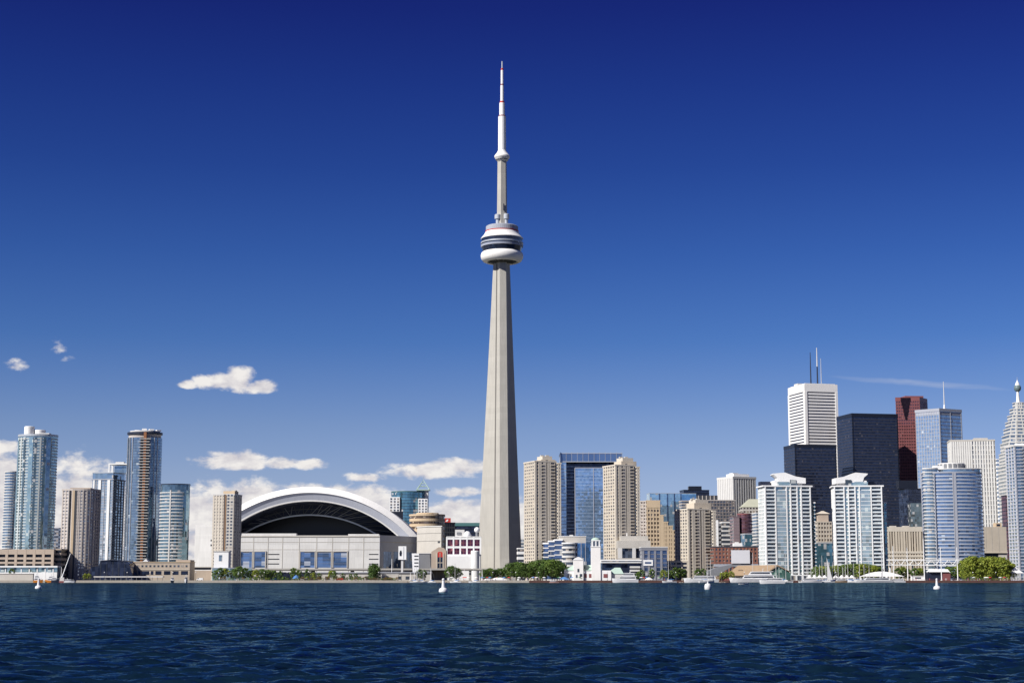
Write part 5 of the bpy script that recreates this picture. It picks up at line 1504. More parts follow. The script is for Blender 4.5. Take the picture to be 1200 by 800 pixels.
    MB().box(X(1149.6, D), X(1180.4, D), D - .4, D + 20.3, Z(647.6, D), Z(646.2, D)).build('floor_band', cream, b)
    for px in (1156, 1163, 1171): MB().box(X(px, D) - .12, X(px, D) + .12, D - .1, D + .2, Z(646, D), Z(617.2, D)).build('joint', conc, b)
    MB().box(X(1169, D), X(1176, D), D + 3, D + 12, Z(617, D), Z(612.2, D)).build('rooftop_unit', tan, b)
    MB().box(X(1170, D), X(1174, D), D + 2.8, D + 3.2, Z(616, D), Z(613.6, D)).build('louvre', g_black, b)
    # pale far blocks seen through gaps
    D = 2300
    block('distant_pale_block', 'distant whitish block just right of the foot of the observation tower', 'building', rrect(602, 617, D, 20, R(4), py=620), G0, Z(632, D), 12, g_silver, band=offwh, bh=2, bo=.3, roof=offwh)
    D = 1640
    block('small_white_block', 'small white block between the observation tower and the left cream tower', 'building', rrect(606, 622, D, 12, R(4), py=650), G0, Z(643, D), 6, g_dark, band=white, bh=2.6, bo=.3, roof=white)
    block('distant_grey_block', 'distant grey block seen beyond the brown tower at left', 'building', rrect(60, 72, 2300, 20, R(4), py=620), G0, Z(619, 2300), 14, g_dark, band=lav, bh=2, bo=.3, roof=lav)


downtown()

# ------------------------------------------------------------------ trees
bark = M('bark', (.09, .065, .05))
lf_dark = LEAF('dark_green_leaves', (.036, .075, .016), (.095, .15, .03))
lf_mid = LEAF('mid_green_leaves', (.05, .095, .018), (.13, .19, .035))
lf_yel = LEAF('yellow_green_leaves', (.10, .14, .018), (.26, .29, .04))


def tree_proto(name, seed, h, cw, leaf, nclump=26, per=75,  trunk=.28, round_=False, leaf_s=.42):
    rn = random.Random(seed)
    t = bpy.data.objects.new(name, None); COL.objects.link(t); t.location = (0, 0, 0)
    tk = MB(); th = h * trunk
    tk.tube((0, 0, -.3), (0, 0, th), h * .028, h * .02, 8)
    cs = []
    for i in range(nclump):
        a = i * 2.4 + rn.uniform(-.3, .3); k = (i + .5) / nclump
        zz = th * .75 + (h - th * .75) * (k ** .8)
        env = math.sin(math.pi * min(1, .14 + k * .86)) ** .55
        rr = cw / 2 * env * math.sqrt(rn.uniform(.2, 1.15)) * .86
        cs.append((rr * math.cos(a), rr * math.sin(a), min(zz, h * .95), rn.uniform(.55, 1.35) * cw * (.145 if not round_ else .2)))
    for c in cs[::4]:
        m_ = (c[0] * .4, c[1] * .4, th + (c[2] - th) * .4)
        tk.tube((0, 0, th * .9), m_, h * .013, h * .009, 5); tk.tube(m_, c[:3], h * .009, h * .003, 5)
    tk.build('trunk', bark, t)
    v, f = [], []
    for cx_, cy_, cz_, r_ in cs:
        for j in range(per):
            d = Vector((rn.gauss(0, 1), rn.gauss(0, 1), rn.gauss(0, 1))).normalized() * (r_ * rn.uniform(.45, 1.08))
            p = Vector((cx_, cy_, cz_)) + Vector((d.x, d.y, d.z * .75))
            n = (d.normalized() + Vector((rn.gauss(0, .5), rn.gauss(0, .5), rn.gauss(0, .5) + .25))).normalized()
            u_ = n.orthogonal().normalized(); w_ = n.cross(u_); a = rn.uniform(0, 6.28)
            e1 = (u_ * math.cos(a) + w_ * math.sin(a)) * leaf_s * rn.uniform(.7, 1.4); e2 = n.cross(e1) * .75
            b = len(v); v += [tuple(p - e1), tuple(p - e2 * .8), tuple(p + e1), tuple(p + e2 * .8)]; f.append((b, b + 1, b + 2, b + 3))
    cr = MB(); cr.v, cr.f = v, f
    cr.build('crown', leaf, t)
    return t


P_big = [tree_proto('leafy_tree', 11 + i, 14, 13, (lf_dark, lf_mid, lf_dark)[i], 40, 70) for i in range(3)]
P_yel = [tree_proto('yellow_green_tree', 31 + i, 13, 11, lf_yel, 40, 66, trunk=.22) for i in range(3)]
P_small = [tree_proto('small_tree', 41 + i, 7.5, 6, (lf_mid, lf_dark, lf_yel)[i], 18, 55, leaf_s=.32) for i in range(3)]
P_round = tree_proto('round_tree', 55, 11, 12.5, lf_dark, 40, 90, trunk=.12, round_=True)
P_used = set()
P_shrub = [tree_proto('shrub', 71 + i, 2.6, 3.4, (lf_mid, lf_yel, LEAF('brownish_leaves', (.10, .07, .03), (.22, .15, .05)))[i], 9, 34, trunk=.08, leaf_s=.24) for i in range(3)]


def plant(proto, px, D, hpx_or_h, label, group=None, cat='tree', h0=None):
    base = h0 or {'leafy_tree': 14, 'yellow_green_tree': 13, 'small_tree': 7.5, 'round_tree': 11, 'shrub': 2.6}[proto.name.split('.')[0]]
    sc = hpx_or_h / base
    loc = (X(px, D, 678), D, G0)
    rz = random.uniform(0, 6.28)
    if proto.name in P_used:
        o = clone(proto, loc, rz, sc)
    else:
        P_used.add(proto.name); o = proto; o.location = loc; o.rotation_euler = (0, 0, rz); o.scale = (sc,) * 3
    o['label'] = label; o['category'] = cat
    k1, k2 = random.uniform(.86, 1.16), random.uniform(.86, 1.16)
    o.scale = (sc * k1, sc * k2, sc)
    if group: o['group'] = group
    else:
        if 'group' in o: del o['group']
    return o


rt = random.Random(99)
# the dense clump right of the tall tower's foot
for i, (px, top) in enumerate(((598, 660), (605, 658.5), (612, 659), (619, 660), (626, 657.5), (633, 656), (640, 655.5), (647, 655.5), (653, 657), (658, 660), (609, 664), (622, 664), (636, 662), (650, 664))):
    D = (1352, 1368, 1346, 1378, 1360)[i % 5]
    plant(P_big[i % 3], px, D, Z(top, D) - G0, 'leafy green tree in the dense clump right of the observation tower foot', 'trees right of the tower foot')
# yellow-green clump at right
for i, (px, top) in enumerate(((1130, 656.5), (1136, 654), (1141.5, 652.2), (1147, 654.5), (1152.5, 652.8), (1158, 654.8), (1163, 652.4), (1168.5, 655), (1174, 653), (1179, 656), (1184, 660), (1133, 661), (1144, 659), (1150, 661), (1160, 660), (1171, 660))):
    D = (1352, 1366, 1342)[i % 3]
    plant(P_yel[i % 3], px, D, Z(top, D) - G0, 'yellow green tree in the broad clump below the round condominium', 'yellow green trees at the right')
# park strip in front of the stadium
for i, (px, h) in enumerate(((252, 8), (258, 10), (264, 9.5), (274, 9), (280, 11), (287, 10), (294, 8), (300, 8.5), (307, 9), (314, 8.5), (321, 8), (328, 7.5))):
    plant((P_small + P_big)[i % 5], px, 1340 + (i * 7) % 24, h, 'green tree in the park strip left of the round dark bush', 'park trees below the stadium front')
for i, (px, h) in enumerate(((344, 10), (350, 8.5), (360, 9), (367, 6.5), (374, 6), (388, 8), (392, 7.4), (402, 6), (411, 5.5), (417, 5.8))):
    plant(P_small[(0, 0, 1, 2, 0, 2, 0, 1, 0, 1)[i]], px, 1345 + (i * 11) % 30, h, 'small green tree standing apart under the stadium windows', 'small trees under the stadium windows')
plant(P_round, 438.5, 1335, 12.2, 'large round dark green tree below the right end of the stadium')
for px, h in ((492, 9), (497, 8.5)): plant(P_small[1], px, 1380, h, 'dark tree behind the masts below the grey annex', 'trees below the grey annex')
plant(P_big[0], 529, 1350, 11.5, 'leafy tree at the quay below the white gridded building')
plant(P_big[0], 535, 1356, 10, 'lower leafy tree right beside the one below the white gridded building')
for i, px in enumerate((568, 574, 580, 586, 592)):
    plant(P_big[i % 3], px, 1395 + i * 3, 9 + i % 2, 'dark tree in the row at the foot of the observation tower', 'trees at the tower foot')
# quay trees in the middle
for i, (px, h, k) in enumerate(((752, 8.5, 1), (764, 9, 0), (777, 8.5, 2), (784, 8, 1), (792, 10.5, 0), (797, 10, 0), (802, 9, 1), (818, 9, 1), (824, 9.5, 1), (747, 6, 0))):
    plant(P_small[k], px, 1352 + (i * 5) % 16, h, 'small tree on the quay below the grey office and cream tower', 'quay trees in the middle')
for i, px in enumerate((846, 851, 857)): plant(P_small[2], px, 1340, 6.5 + i * .4, 'yellowish bush beside the tan roofed pavilion', 'bushes by the tan roofed pavilion', 'bush')
# low planting along the park edge
for i in range(46):
    px = 251 + i * 4.35 + rt.uniform(-1.2, 1.2)
    if px > 447: break
    plant(P_shrub[rt.choice((0, 0, 1, 1, 2) if px < 340 else (0, 1, 2, 2))], px, rt.uniform(1318, 1334), rt.uniform(1.6, 3.2), 'low shrub in the planting along the park edge below the stadium', 'park edge shrubs', 'shrub')
for i in range(9):
    plant(P_shrub[2 if i % 3 else 0], 448 + i * 2.2, 1326 + i % 2 * 6, rt.uniform(1.8, 2.8), 'brownish shrub before the beige wall below the louvred pylon', 'shrubs before the beige wall', 'shrub')
for i in range(16):
    plant(P_shrub[i % 2], 1128 + i * 3.6, 1322 + i % 3 * 4, rt.uniform(1.6, 2.6), 'low shrub on the quay in front of the yellow green trees', 'shrubs before the yellow green trees', 'shrub')
# behind the marina
for i, (px, top) in enumerate(((957, 664), (964, 663), (971, 663.5), (979, 662.5), (990, 661.5), (997, 661), (1004, 660.5), (1011, 660.5), (1018, 661), (1025, 662), (1030, 664))):
    D = 1372 + (i * 7) % 12
    plant((P_big[1], P_yel[0])[i % 2], px, D, Z(top, D) - G0, 'green tree in the row at the feet of the white condominiums', 'trees at the condominium feet')
for i, (px, h) in enumerate(((1052, 10), (1058, 11), (1065, 9), (1072, 10), (1078, 10), (1112, 11), (1118, 11), (1124, 10))):
    plant((P_small[1], P_yel[2], P_small[0])[i % 3], px, 1368 + i % 3 * 5, h, 'tree under the white truss footbridge', 'trees under the truss footbridge')
for i, px in enumerate((100, 104)): plant(P_small[2], px, 1322, 5.5, 'small yellowish tree on the quay by the brown tower', 'small trees by the brown tower')
plant(P_small[1], 13.5, 1360, 9.5, 'dark slim tree in front of the white arcade at far left')


# ------------------------------------------------------------------ harbour furniture
def tent(px0, px1, D, ytop, yeave, label, mt=canvas, grp=None):
    x0, x1 = X(px0, D, 676), X(px1, D, 676)
    t = thing('tent', label, 'tent', (x0 + x1) / 2, D + 5, G0 + .1, grp)
    ze, zt = Z(yeave, D), Z(ytop, D); n = 9; rings = []
    for i in range(n + 1):
        k = i / n
        h = ze + (zt - ze) * math.sin(math.pi * k) ** .8
        x = x0 + (x1 - x0) * k
        rings.append([(x, D, ze), (x, D + 5, h), (x, D + 10, ze), (x, D + 5, h - .15)])
    MB().loft(rings).build('canvas_roof', mt, t)
    for i in range(5):
        for yy in (D + .3, D + 9.7):
            x = x0 + (x1 - x0) * (.04 + .92 * i / 4)
            MB().box(x - .12, x + .12, yy - .12, yy + .12, G0, ze).build('pole', offwh, t)
    return t


tent(1010, 1060, 1345, 669.2, 675, 'long white marquee tent on the quay below the right white condominium')
tent(574, 595, 1325, 676, 679.3, 'white canopy tent on the quay in front of the observation tower')
tent(566, 576, 1330, 677.4, 679.4, 'smaller white canopy just left of the white canopy tent', canvas)
tent(1186, 1200, 1340, 664.5, 671, 'white peaked tent at the right edge of the photo')
tent(342, 350, 1338, 673.4, 677.6, 'small blue tarpaulin tent in the park below the stadium', bluep)
tent(656, 667, 1330, 675.5, 678.5, 'small blue grey awning right of the dense tree clump', bluep)
tent(756, 766, 1330, 676.2, 679, 'small white tent on the quay before the grey office')
for i, px in enumerate((947, 953, 959, 965, 978, 985, 991, 997)):
    tent(px, px + 5.6, 1332 + i % 3 * 4, 673.4, 676.8, 'small white peaked canopy in the row behind the marina', canvas, 'marina canopies')
D = 1360
k = thing('quay_kiosk', 'dark red kiosk with a white flat awning roof near the right tree clump', 'kiosk', X(1100, D), D)
MB().box(X(1086, D), X(1112, D), D + 2, D + 12, G0, Z(669.4, D)).build('wall', navy, k)
MB().box(X(1104, D), X(1113, D), D + 1, D + 12, G0, Z(670.4, D)).build('red_wall', maroon, k)
MB().prism([(X(1088, D), D), (X(1112, D), D), (X(1112, D), D + 13), (X(1088, D), D + 13)], Z(669.8, D), Z(666.4, D), p2=[(X(1092, D), D + 4), (X(1111, D), D + 4), (X(1111, D), D + 10), (X(1092, D), D + 10)]).build('roof', canvas, k)
D = 1338
k = thing('quay_pavilion_hut', 'low white quay hut left of the dark red kiosk', 'hut', X(1075, D), D)
MB().box(X(1068, D), X(1082, D), D, D + 6, G0, Z(675, D)).build('wall', white, k)
MB().box(X(1067.6, D), X(1082.4, D), D - .3, D + 6.3, Z(675, D), Z(674.2, D)).build('roof', offwh, k)
MB().box(X(1071, D), X(1078, D), D - .1, D + .2, Z(677.6, D), Z(676, D)).build('window', g_dark, k)
D = 1344
k = thing('beige_waterside_wall', 'low beige wall with brown shrubs below the louvred pylon', 'wall', X(460, D), D)
MB().box(X(448, D), X(467, D), D, D + 3, G0, Z(672.6, D)).build('wall', concl, k)
MB().box(X(447.6, D), X(467.4, D), D - .2, D + 3.2, Z(672.6, D), Z(672, D)).build('coping', offwh, k)
# white truss footbridge
D = 1378
x0, x1 = X(1040, D), X(1126, D)
br = thing('truss_footbridge', 'white steel truss footbridge above the quay trees at right', 'bridge', (x0 + x1) / 2, D)
za, zb_ = Z(661.6, D), Z(655.6, D)
for z in (za, zb_):
    for yy in (D, D + 5): MB().box(x0, x1, yy - .3, yy + .3, z - .35, z + .35).build('chord', white, br)
MB().box(x0, x1, D + .4, D + 4.6, za - .2, za + .1).build('deck', mgrey, br)
n = 17
for i in range(n):
    xa = x0 + (x1 - x0) * i / n; xb = x0 + (x1 - x0) * (i + 1) / n
    MB().tube((xa, D, za if i % 2 else zb_), (xb, D, zb_ if i % 2 else za), .28, n=6).build('brace', white, br)
for i in range(7):
    xa = x0 + 2 + (x1 - x0 - 4) * i / 6
    MB().box(xa - .35, xa + .35, D + 1.5, D + 3.5, G0, za).build('column', white, br)
# light masts and flagpoles on the quay
pole0 = None
poles = [(459, 655, 1490), (481, 671, 1335), (485.5, 666.5, 1330), (489, 668, 1332), (505, 668.5, 1335), (544, 667, 1338), (565, 668.5, 1338), (1047.5, 640, 1316), (1064, 642, 1318), (1083.5, 632, 1318), (1103.5, 641, 1316), (1122.5, 641, 1316), (1034, 622, 1316)]
for i, (px, top, D) in enumerate(poles):
    h = Z(top, D) - G0
    big = px > 1000
    t = thing('quay_mast', ('tall white mast standing on the right hand quay' if big else 'thin pale pole on the quay left of the observation tower'), 'mast', X(px, D, 678), D, G0 + .1, 'tall masts at right' if big else 'pale poles on the quay')
    MB().tube((t.location.x, D, G0 - .2), (t.location.x, D, G0 + h), .42 if big else .3, .24 if big else .16, 8).build('pole', white, t)
    MB().lathe([(.9, G0), (.9, G0 + .7), (.5, G0 + .9)], (t.location.x, D), 10).build('base', offwh, t)
    MB().lathe([(.3, G0 + h), (.42, G0 + h + .25), (.1, G0 + h + .5)], (t.location.x, D), 8).build('finial', offwh, t)


# ------------------------------------------------------------------ people on the quay
def person_proto(seed):
    rn = random.Random(seed)
    me = bpy.data.meshes.new('body')
    b = MB()
    sp = rn.uniform(.08, .2)
    rings = []
    def ell_(x, y, z, a, c, n=8): return [(x + a * math.cos(2 * math.pi * k / n), y + c * math.sin(2 * math.pi * k / n), z) for k in range(n)]
    b.loft([ell_(0, 0, .8, .17, .12), ell_(0, 0, 1.05, .15, .11), ell_(0, 0, 1.35, .21, .12), ell_(0, 0, 1.47, .1, .08), ell_(0, 0, 1.53, .055, .055), ell_(0, 0, 1.58, .08, .09), ell_(0, 0, 1.67, .085, .1), ell_(0, 0, 1.75, .05, .06)])
    for s in (-1, 1):
        b.tube((s * .09, 0, .85), (s * .1, sp * s, .45), .09, .065, 6); b.tube((s * .1, sp * s, .47), (s * .1, sp * s * 1.2, .0), .065, .045, 6)
        b.tube((s * .2, 0, 1.42), (s * .26, .02, 1.1), .055, .042, 6); b.tube((s * .26, .02, 1.12), (s * .25, -.08, .85), .042, .03, 6)
    return b


pm = [M('shirt_' + n, c) for n, c in (('red', (.5, .1, .1)), ('white', (.7, .7, .7)), ('blue', (.12, .2, .45)), ('pink', (.6, .35, .35)), ('dark', (.05, .05, .07)))]
cols = ('red', 'white', 'blue', 'pink', 'dark')
pb = [person_proto(i).build('person', pm[i]) for i in range(5)]
rp = random.Random(5); used = set()
for i in range(60):
    zone = rp.choice(((520, 600), (520, 600), (600, 660), (945, 1010), (740, 800), (1070, 1180)))
    px = rp.uniform(*zone); D = YQ + rp.uniform(4, 18); j = i % 5
    o = pb[j] if j not in used else pb[j].copy()
    if j in used: COL.objects.link(o)
    used.add(j)
    o.location = (X(px, D, 678), D, G0 + .12); o.rotation_euler = (0, 0, rp.uniform(0, 6.28))
    tag(o, 'tiny figure in ' + cols[j] + ' clothes strolling on the far quay', 'person', 'people on the quay in ' + cols[j])


# parasols, lamp posts and quay railing
def parasol_proto(mt):
    t = bpy.data.objects.new('parasol', None); COL.objects.link(t)
    MB().lathe([(1.55, 2.15), (1.5, 2.22), (.75, 2.62), (.05, 2.85)], (0, 0), 8).build('canopy', mt, t)
    MB().tube((0, 0, 0), (0, 0, 2.3), .05, n=6).build('pole', offwh, t)
    MB().lathe([(.35, 0), (.35, .12), (.1, .16)], (0, 0), 10).build('base', conc, t)
    return t


pp = [('white', parasol_proto(canvas)), ('red', parasol_proto(redp)), ('blue', parasol_proto(bluep)), ('green', parasol_proto(M('green_canvas', (.1, .25, .12))))]
seen = set()
for i in range(44):
    zone = ((522, 572), (560, 598), (740, 778), (655, 700), (1128, 1182), (598, 640))[i % 6]
    cn_, pr = pp[rp.choice((0, 0, 0, 1, 2, 3))]
    px, D = rp.uniform(*zone), YQ + rp.uniform(6, 16)
    o = pr if cn_ not in seen else clone(pr, (0, 0, 0))
    seen.add(cn_)
    o.location = (X(px, D, 678), D, G0 + .12)
    tag(o, cn_ + ' parasol standing open among the people on the quay', 'parasol', cn_ + ' quay parasols')
lp = bpy.data.objects.new('street_lamp', None); COL.objects.link(lp)
MB().tube((0, 0, 0), (0, 0, 6), .13, .08, 8).build('post', dkgrey, lp)
MB().lathe([(.25, 0), (.25, .6), (.14, .8)], (0, 0), 10).build('base', dkgrey, lp)
MB().lathe([(.12, 5.9), (.34, 6.15), (.34, 6.45), (.1, 6.75)], (0, 0), 12).build('lantern', canvas, lp)
for i in range(40):
    px = 122 + i * 26.8; D = YQ + 9
    o = lp if i == 0 else clone(lp, (0, 0, 0))
    o.location = (X(px, D, 678), D, G0 + .12)
    tag(o, 'thin dark lamp post with a pale lantern on the far quay', 'street lamp', 'lamp posts along the quay')
rl = thing('quay_railing', 'low thin railing along the edge of the right hand quay', 'railing', X(1100, YQ), YQ + 2.4, G0 + .2)
for z in (.5, .95): MB().box(X(1062, YQ), X(1215, YQ), YQ + 2.38, YQ + 2.44, G0 + .2 + z, G0 + .26 + z).build('rail', maroon, rl)
for i in range(44):
    xx = X(1062 + i * 3.55, YQ); MB().box(xx - .05, xx + .05, YQ + 2.36, YQ + 2.46, G0 + .2, G0 + 1.15).build('baluster', maroon, rl)
van = None
for i, (px, mt) in enumerate(((298, white), (322, bluep), (356, white), (398, redp), (612, white), (806, white), (1120, dkgrey), (234, white))):
    D = YQ + 50
    x = X(px, D, 678)
    nm = {white: 'white', bluep: 'blue', redp: 'red', dkgrey: 'dark grey'}[mt]
    v = thing('delivery_van', nm + ' van parked on the quay road ' + {298: 'behind the left park trees', 322: 'in the middle of the park strip', 356: 'under the left stadium windows', 398: 'under the middle stadium windows', 612: 'behind the dense tree clump', 806: 'below the shorter cream tower', 1120: 'under the right end of the footbridge', 234: 'below the concrete terrace'}[px], 'van', x, D, G0)
    MB().slabxz([(x - 2.6, G0 + .4), (x + 2.6, G0 + .4), (x + 2.6, G0 + 2.1), (x - 1.4, G0 + 2.2), (x - 2.1, G0 + 1.3), (x - 2.6, G0 + 1.1)], D, D + 1.9).build('body', mt, v)
    MB().slabxz([(x - 1.95, G0 + 1.35), (x - .6, G0 + 1.35), (x - .6, G0 + 1.95), (x - 1.4, G0 + 1.95)], D - .02, D + .1).build('window', g_black, v)
    for q in (-1.7, 1.6):
        w_ = MB().lathe([(.34, -.1), (.36, 0), (.34, .1)], (0, 0), 14); w_.v = [(x + q + a, D + .05 + c, G0 + .37 + b_) for a, b_, c in w_.v]
        w_.build('wheel', black, v)

# ------------------------------------------------------------------ boats
def hull(x, y, L, B, H, ang=0., draft=.4, bow=.45):
    """lofted hull, bow towards +x before turning by ang; returns mesh in world space"""
    ca, sa = math.cos(ang), math.sin(ang); rings = []
    for i in range(11):
        k = i / 10
        w_ = B / 2 * (min(1, .78 + k * .6) if k < .5 else math.cos((k - .5) * math.pi * .98) ** .7)
        w_ = max(w_, .04)
        sh = H * (1 + bow * max(0, k - .35) ** 1.6); px_ = -L / 2 + L * k
        fl = .75 - .45 * max(0, k - .5)
        xs = px_ - (L * .05 * (k > .95))
        pts = [(xs, -w_ * .3, -draft), (px_, -w_ * fl, .12 * H), (px_ + k * L * .03, -w_, sh), (px_ + k * L * .03, w_, sh), (px_, w_ * fl, .12 * H), (xs, w_ * .3, -draft)]
        rings.append([(x + a * ca - b * sa, y + a * sa + b * ca, c) for a, b, c in pts])
    return MB().loft(rings)


def cabin(x, y, ang, a0, a1, b, z0, z1, rake0=.3, rake1=.8):
    ca, sa = math.cos(ang), math.sin(ang)
    T = lambda a, c: (x + a * ca - c * sa, y + a * sa + c * ca)
    h = z1 - z0
    return MB().prism([T(a0, -b), T(a1, -b * .8), T(a1, b * .8), T(a0, b)], z0, z1, p2=[T(a0 + rake0 * h, -b * .9), T(a1 - rake1 * h, -b * .7), T(a1 - rake1 * h, b * .7), T(a0 + rake0 * h, b * .9)])


gel = M('white_gelcoat', (.82, .82, .82), rough=.25, var=.03, stain=.03, spec=.5)
smoke = GL('smoked_boat_glass', (.05, .06, .08), blind=0, metal=.4)


def motor_yacht(label, px, D, Lpx, ang, decks=2, H=None, mt=None, group=None, name='motor_yacht'):
    L = W(Lpx, D) / max(.4, abs(math.cos(ang))); B = L * .2; H = H or L * .085
    x, y = X(px, D, 682), D
    mt = mt or gel
    t = thing(name, label, 'boat', x, y, 0, group)
    hull(x, y, L, B, H, ang, bow=.7).build('hull', mt, t)
    a = x, y, ang
    z = H * .97
    spans = [(-.42, .26, .42), (-.36, .12, .36), (-.3, -.02, .28)]
    for i in range(decks):
        s0, s1, bb = spans[i]; dh = H * (.95 if i == 0 else .8)
        cb = cabin(*a, L * s0, L * s1, B * bb, z, z + dh).build('deck_house', gel, t)
        cabin(*a, L * (s0 + .04), L * (s1 - .03), B * (bb + .012), z + dh * .35, z + dh * .72, .28, .78).build('window_band', smoke, t)
        z += dh
        cabin(*a, L * (s0 - .03), L * (s1 - .05), B * (bb + .03), z, z + H * .08, 0, 0).build('deck_roof', gel, t)
        z += H * .081
    ca, sa = math.cos(ang), math.sin(ang)
    q = (x - L * .18 * ca, y - L * .18 * sa)
    MB().tube((*q, z - .05), (q[0] - .4 * ca, q[1], z + H * 1.0), .18, .07, 6).build('radar_mast', gel, t)
    MB().obox(q, ang, .5, B * .5, z + H * .45, z + H * .55).build('radar_arch', gel, t)
    for s in (-1, 1):
        r = MB()
        pts = [(x + (L * k) * ca - s * B * .42 * (1 - max(0, k) * 1.6) * sa, y + (L * k) * sa + s * B * .42 * (1 - max(0, k) * 1.6) * ca, H * (1 + .7 * max(0, k + .5 - .35) ** 1.6)) for k in (.02, .15, .28, .4)]
        for i in range(3): r.tube((*pts[i][:2], pts[i][2] + .9), (*pts[i + 1][:2], pts[i + 1][2] + .9), .05, n=5)
        for p_ in pts: r.tube(p_, (*p_[:2], p_[2] + .9), .04, n=5)
        r.build('rail', steel, t)
    return t


def sail_boat(label, px, D, L, mast, ang=0., sail=None, mt=None, group=None):
    x, y = X(px, D, 682), D
    t = thing('sailing_boat', label, 'boat', x, y, 0, group)
    hull(x, y, L, L * .28, L * .11, ang, bow=.35).build('hull', mt or gel, t)
    H = L * .11
    cabin(x, y, ang, -L * .2, L * .22, L * .085, H * .96, H * 1.55, .2, 1.2).build('cabin', gel, t)
    ca, sa = math.cos(ang), math.sin(ang)
    m = (x + L * .06 * ca, y + L * .06 * sa)
    MB().tube((*m, H * .9), (*m, H + mast), .2, .12, 6).build('mast', offwh, t)
    bm = (m[0] - L * .4 * ca, m[1] - L * .4 * sa)
    MB().tube((*m, H * 1.9), (*bm, H * 1.85), .1, .08, 6).build('boom', offwh, t)
    if sail:
        MB().loft([[(*m, H * 2.1), (m[0] - .02, m[1] + .08, H * 2.1), (bm[0], bm[1] + .1, H * 2.05), (bm[0], bm[1], H * 2.05)], [(*m, H + mast * .97), (m[0] - .02, m[1] + .08, H + mast * .97), (m[0] - .2 * ca, m[1] + .1, H + mast * .97), (m[0] - .2 * ca, m[1], H + mast * .97)]]).build('sail', canvas, t)
    else:
        MB().tube((m[0] - .2 * ca, m[1] - .2 * sa, H * 2.0), (bm[0], bm[1], H * 1.98), .22, .16, 6).build('furled_sail', bluep if sail is None else canvas, t)
    st = MB()
    for a in (L * .5, -L * .48): st.tube((*m, H + mast * .98), (x + a * ca, y + a * sa, H * 1.05), .03, n=4)
    st.build('stay', steel, t)
    return t


motor_yacht('largest white multi decked motor yacht moored before the tan roofed pavilion', 884, 1283, 56, math.pi, 2, H=3.0)
motor_yacht('white motor boat under way in front of the largest motor yacht', 905, 1010, 29, math.pi, 1, H=1.8)
motor_yacht('white motor yacht moored by the hall with the pale green tent roof', 733, 1290, 30, math.pi, 2, H=2.6)
motor_yacht('low white motor yacht moored below the shorter cream tower', 822, 1290, 40, math.pi, 1, H=2.7)
motor_yacht('small white motor boat moored at the left edge of the marina', 951, 1296, 24, 0, 1, H=1.6)
motor_yacht('long low white boat moored below the long marquee tent', 1024, 1292, 44, math.pi, 1, H=1.9)
motor_yacht('short white boat at the right end of the marquee quay', 1050, 1296, 22, math.pi, 1, H=1.5)
motor_yacht('small dark hulled boat moored below the beige terminal', 202, 1292, 9, R(100), 1, H=1.9, mt=black)
motor_yacht('small white boat with a blunt stern below the beige terminal', 218, 1290, 9, R(-80), 1, H=2.2)
motor_yacht('orange workboat moored at the quay near the leftmost buoy', 44.5, 1290, 11, 0, 2, H=1.9, mt=orange, name='work_boat')
motor_yacht('orange and white tug moored below the brown tower crane', 58, 1294, 10, math.pi, 2, H=1.8, mt=orange, name='work_boat')
motor_yacht('dark blue tug moored between the orange workboats', 64.5, 1288, 9, 0, 1, H=2.1, mt=navy, name='work_boat')
motor_yacht('small white boat right of the orange workboats', 81, 1292, 12, 0, 1, H=1.3)
motor_yacht('wooden hulled boat moored in the middle of the marina', 986, 1290, 14, 0, 1, H=1.5, mt=wood, name='work_boat')
motor_yacht('small open boat just below the dense tree clump', 649, 1240, 11, 0, 1, H=.9, mt=M('salmon_hull', (.5, .3, .25)))
# speed boat
D = 890
x, y = X(871.5, D, 686), D
t = thing('speed_boat', 'small white speedboat skimming the water left of the moving motor boat', 'boat', x, y, 0)
hull(x, y, 5.4, 1.9, .6, R(10), bow=.8).build('hull', gel, t)
cabin(x, y, R(10), -.6, .9, .55, .58, 1.1, .2, 1.4).build('windscreen', smoke, t)
MB().obox((x - 2.6, y), 0, .5, .5, .1, 1.1).build('outboard_motor', dkgrey, t)
# sailing boats
for i, (px, D, L, m, sl_, lab) in enumerate((
        (828, 1284, 12, 21, None, 'moored sailing boat with a bare mast left of the curved roof shed'),
        (834, 1296, 11, 17, None, 'moored sailing boat with a shorter mast below the curved roof shed'),
        (784.5, 1296, 11, 21, None, 'moored sailing boat with a thin mast before the beige parking block'),
        (908.5, 1299, 13, 37, None, 'sailing boat with the tallest mast behind the largest motor yacht'),
        (970.5, 1298, 10, 18, True, 'small boat with a pale raised sail in the marina'),
        (981.5, 1302, 11, 27, None, 'sailing boat with a tall white mast right of the raised sail'),
        (992, 1302, 10, 12, None, 'sailing boat with a short mast in the middle of the marina'),
        (1006.5, 1300, 12, 44, None, 'sailing boat with a very tall thin mast left of the marquee'),
        (942.5, 1302, 9, 12, None, 'small sailing boat at the foot of the left white condominium'),
        (948, 1303, 9, 15, None, 'second small sailing boat at the foot of the left white condominium'),
        (960, 1303, 9, 13, None, 'sailing boat left of the raised sail in the marina'),
        (881.5, 1301, 11, 22, None, 'sailing boat with its mast rising behind the tan pavilion roof'),
        (487, 1298, 9, 12, None, 'sailing boat moored below the louvred pylon'),
        (495, 1300, 9, 9, None, 'white sailing boat moored below the grey annex'),
        (505, 1300, 8, 11, None, 'sailing boat moored below the beige arched hall'),
        (534, 1300, 9, 14, None, 'sailing boat moored below the white gridded building'),
        (556, 1300, 9, 13, None, 'sailing boat moored left of the white canopy tent'),
        (920, 1299, 12, 21, None, 'sailing boat with a leaning mast right of the green gable window'))):
    sail_boat(lab, px, D, L, m, rt.choice((0, math.pi)) + rt.uniform(-.3, .3), sl_)
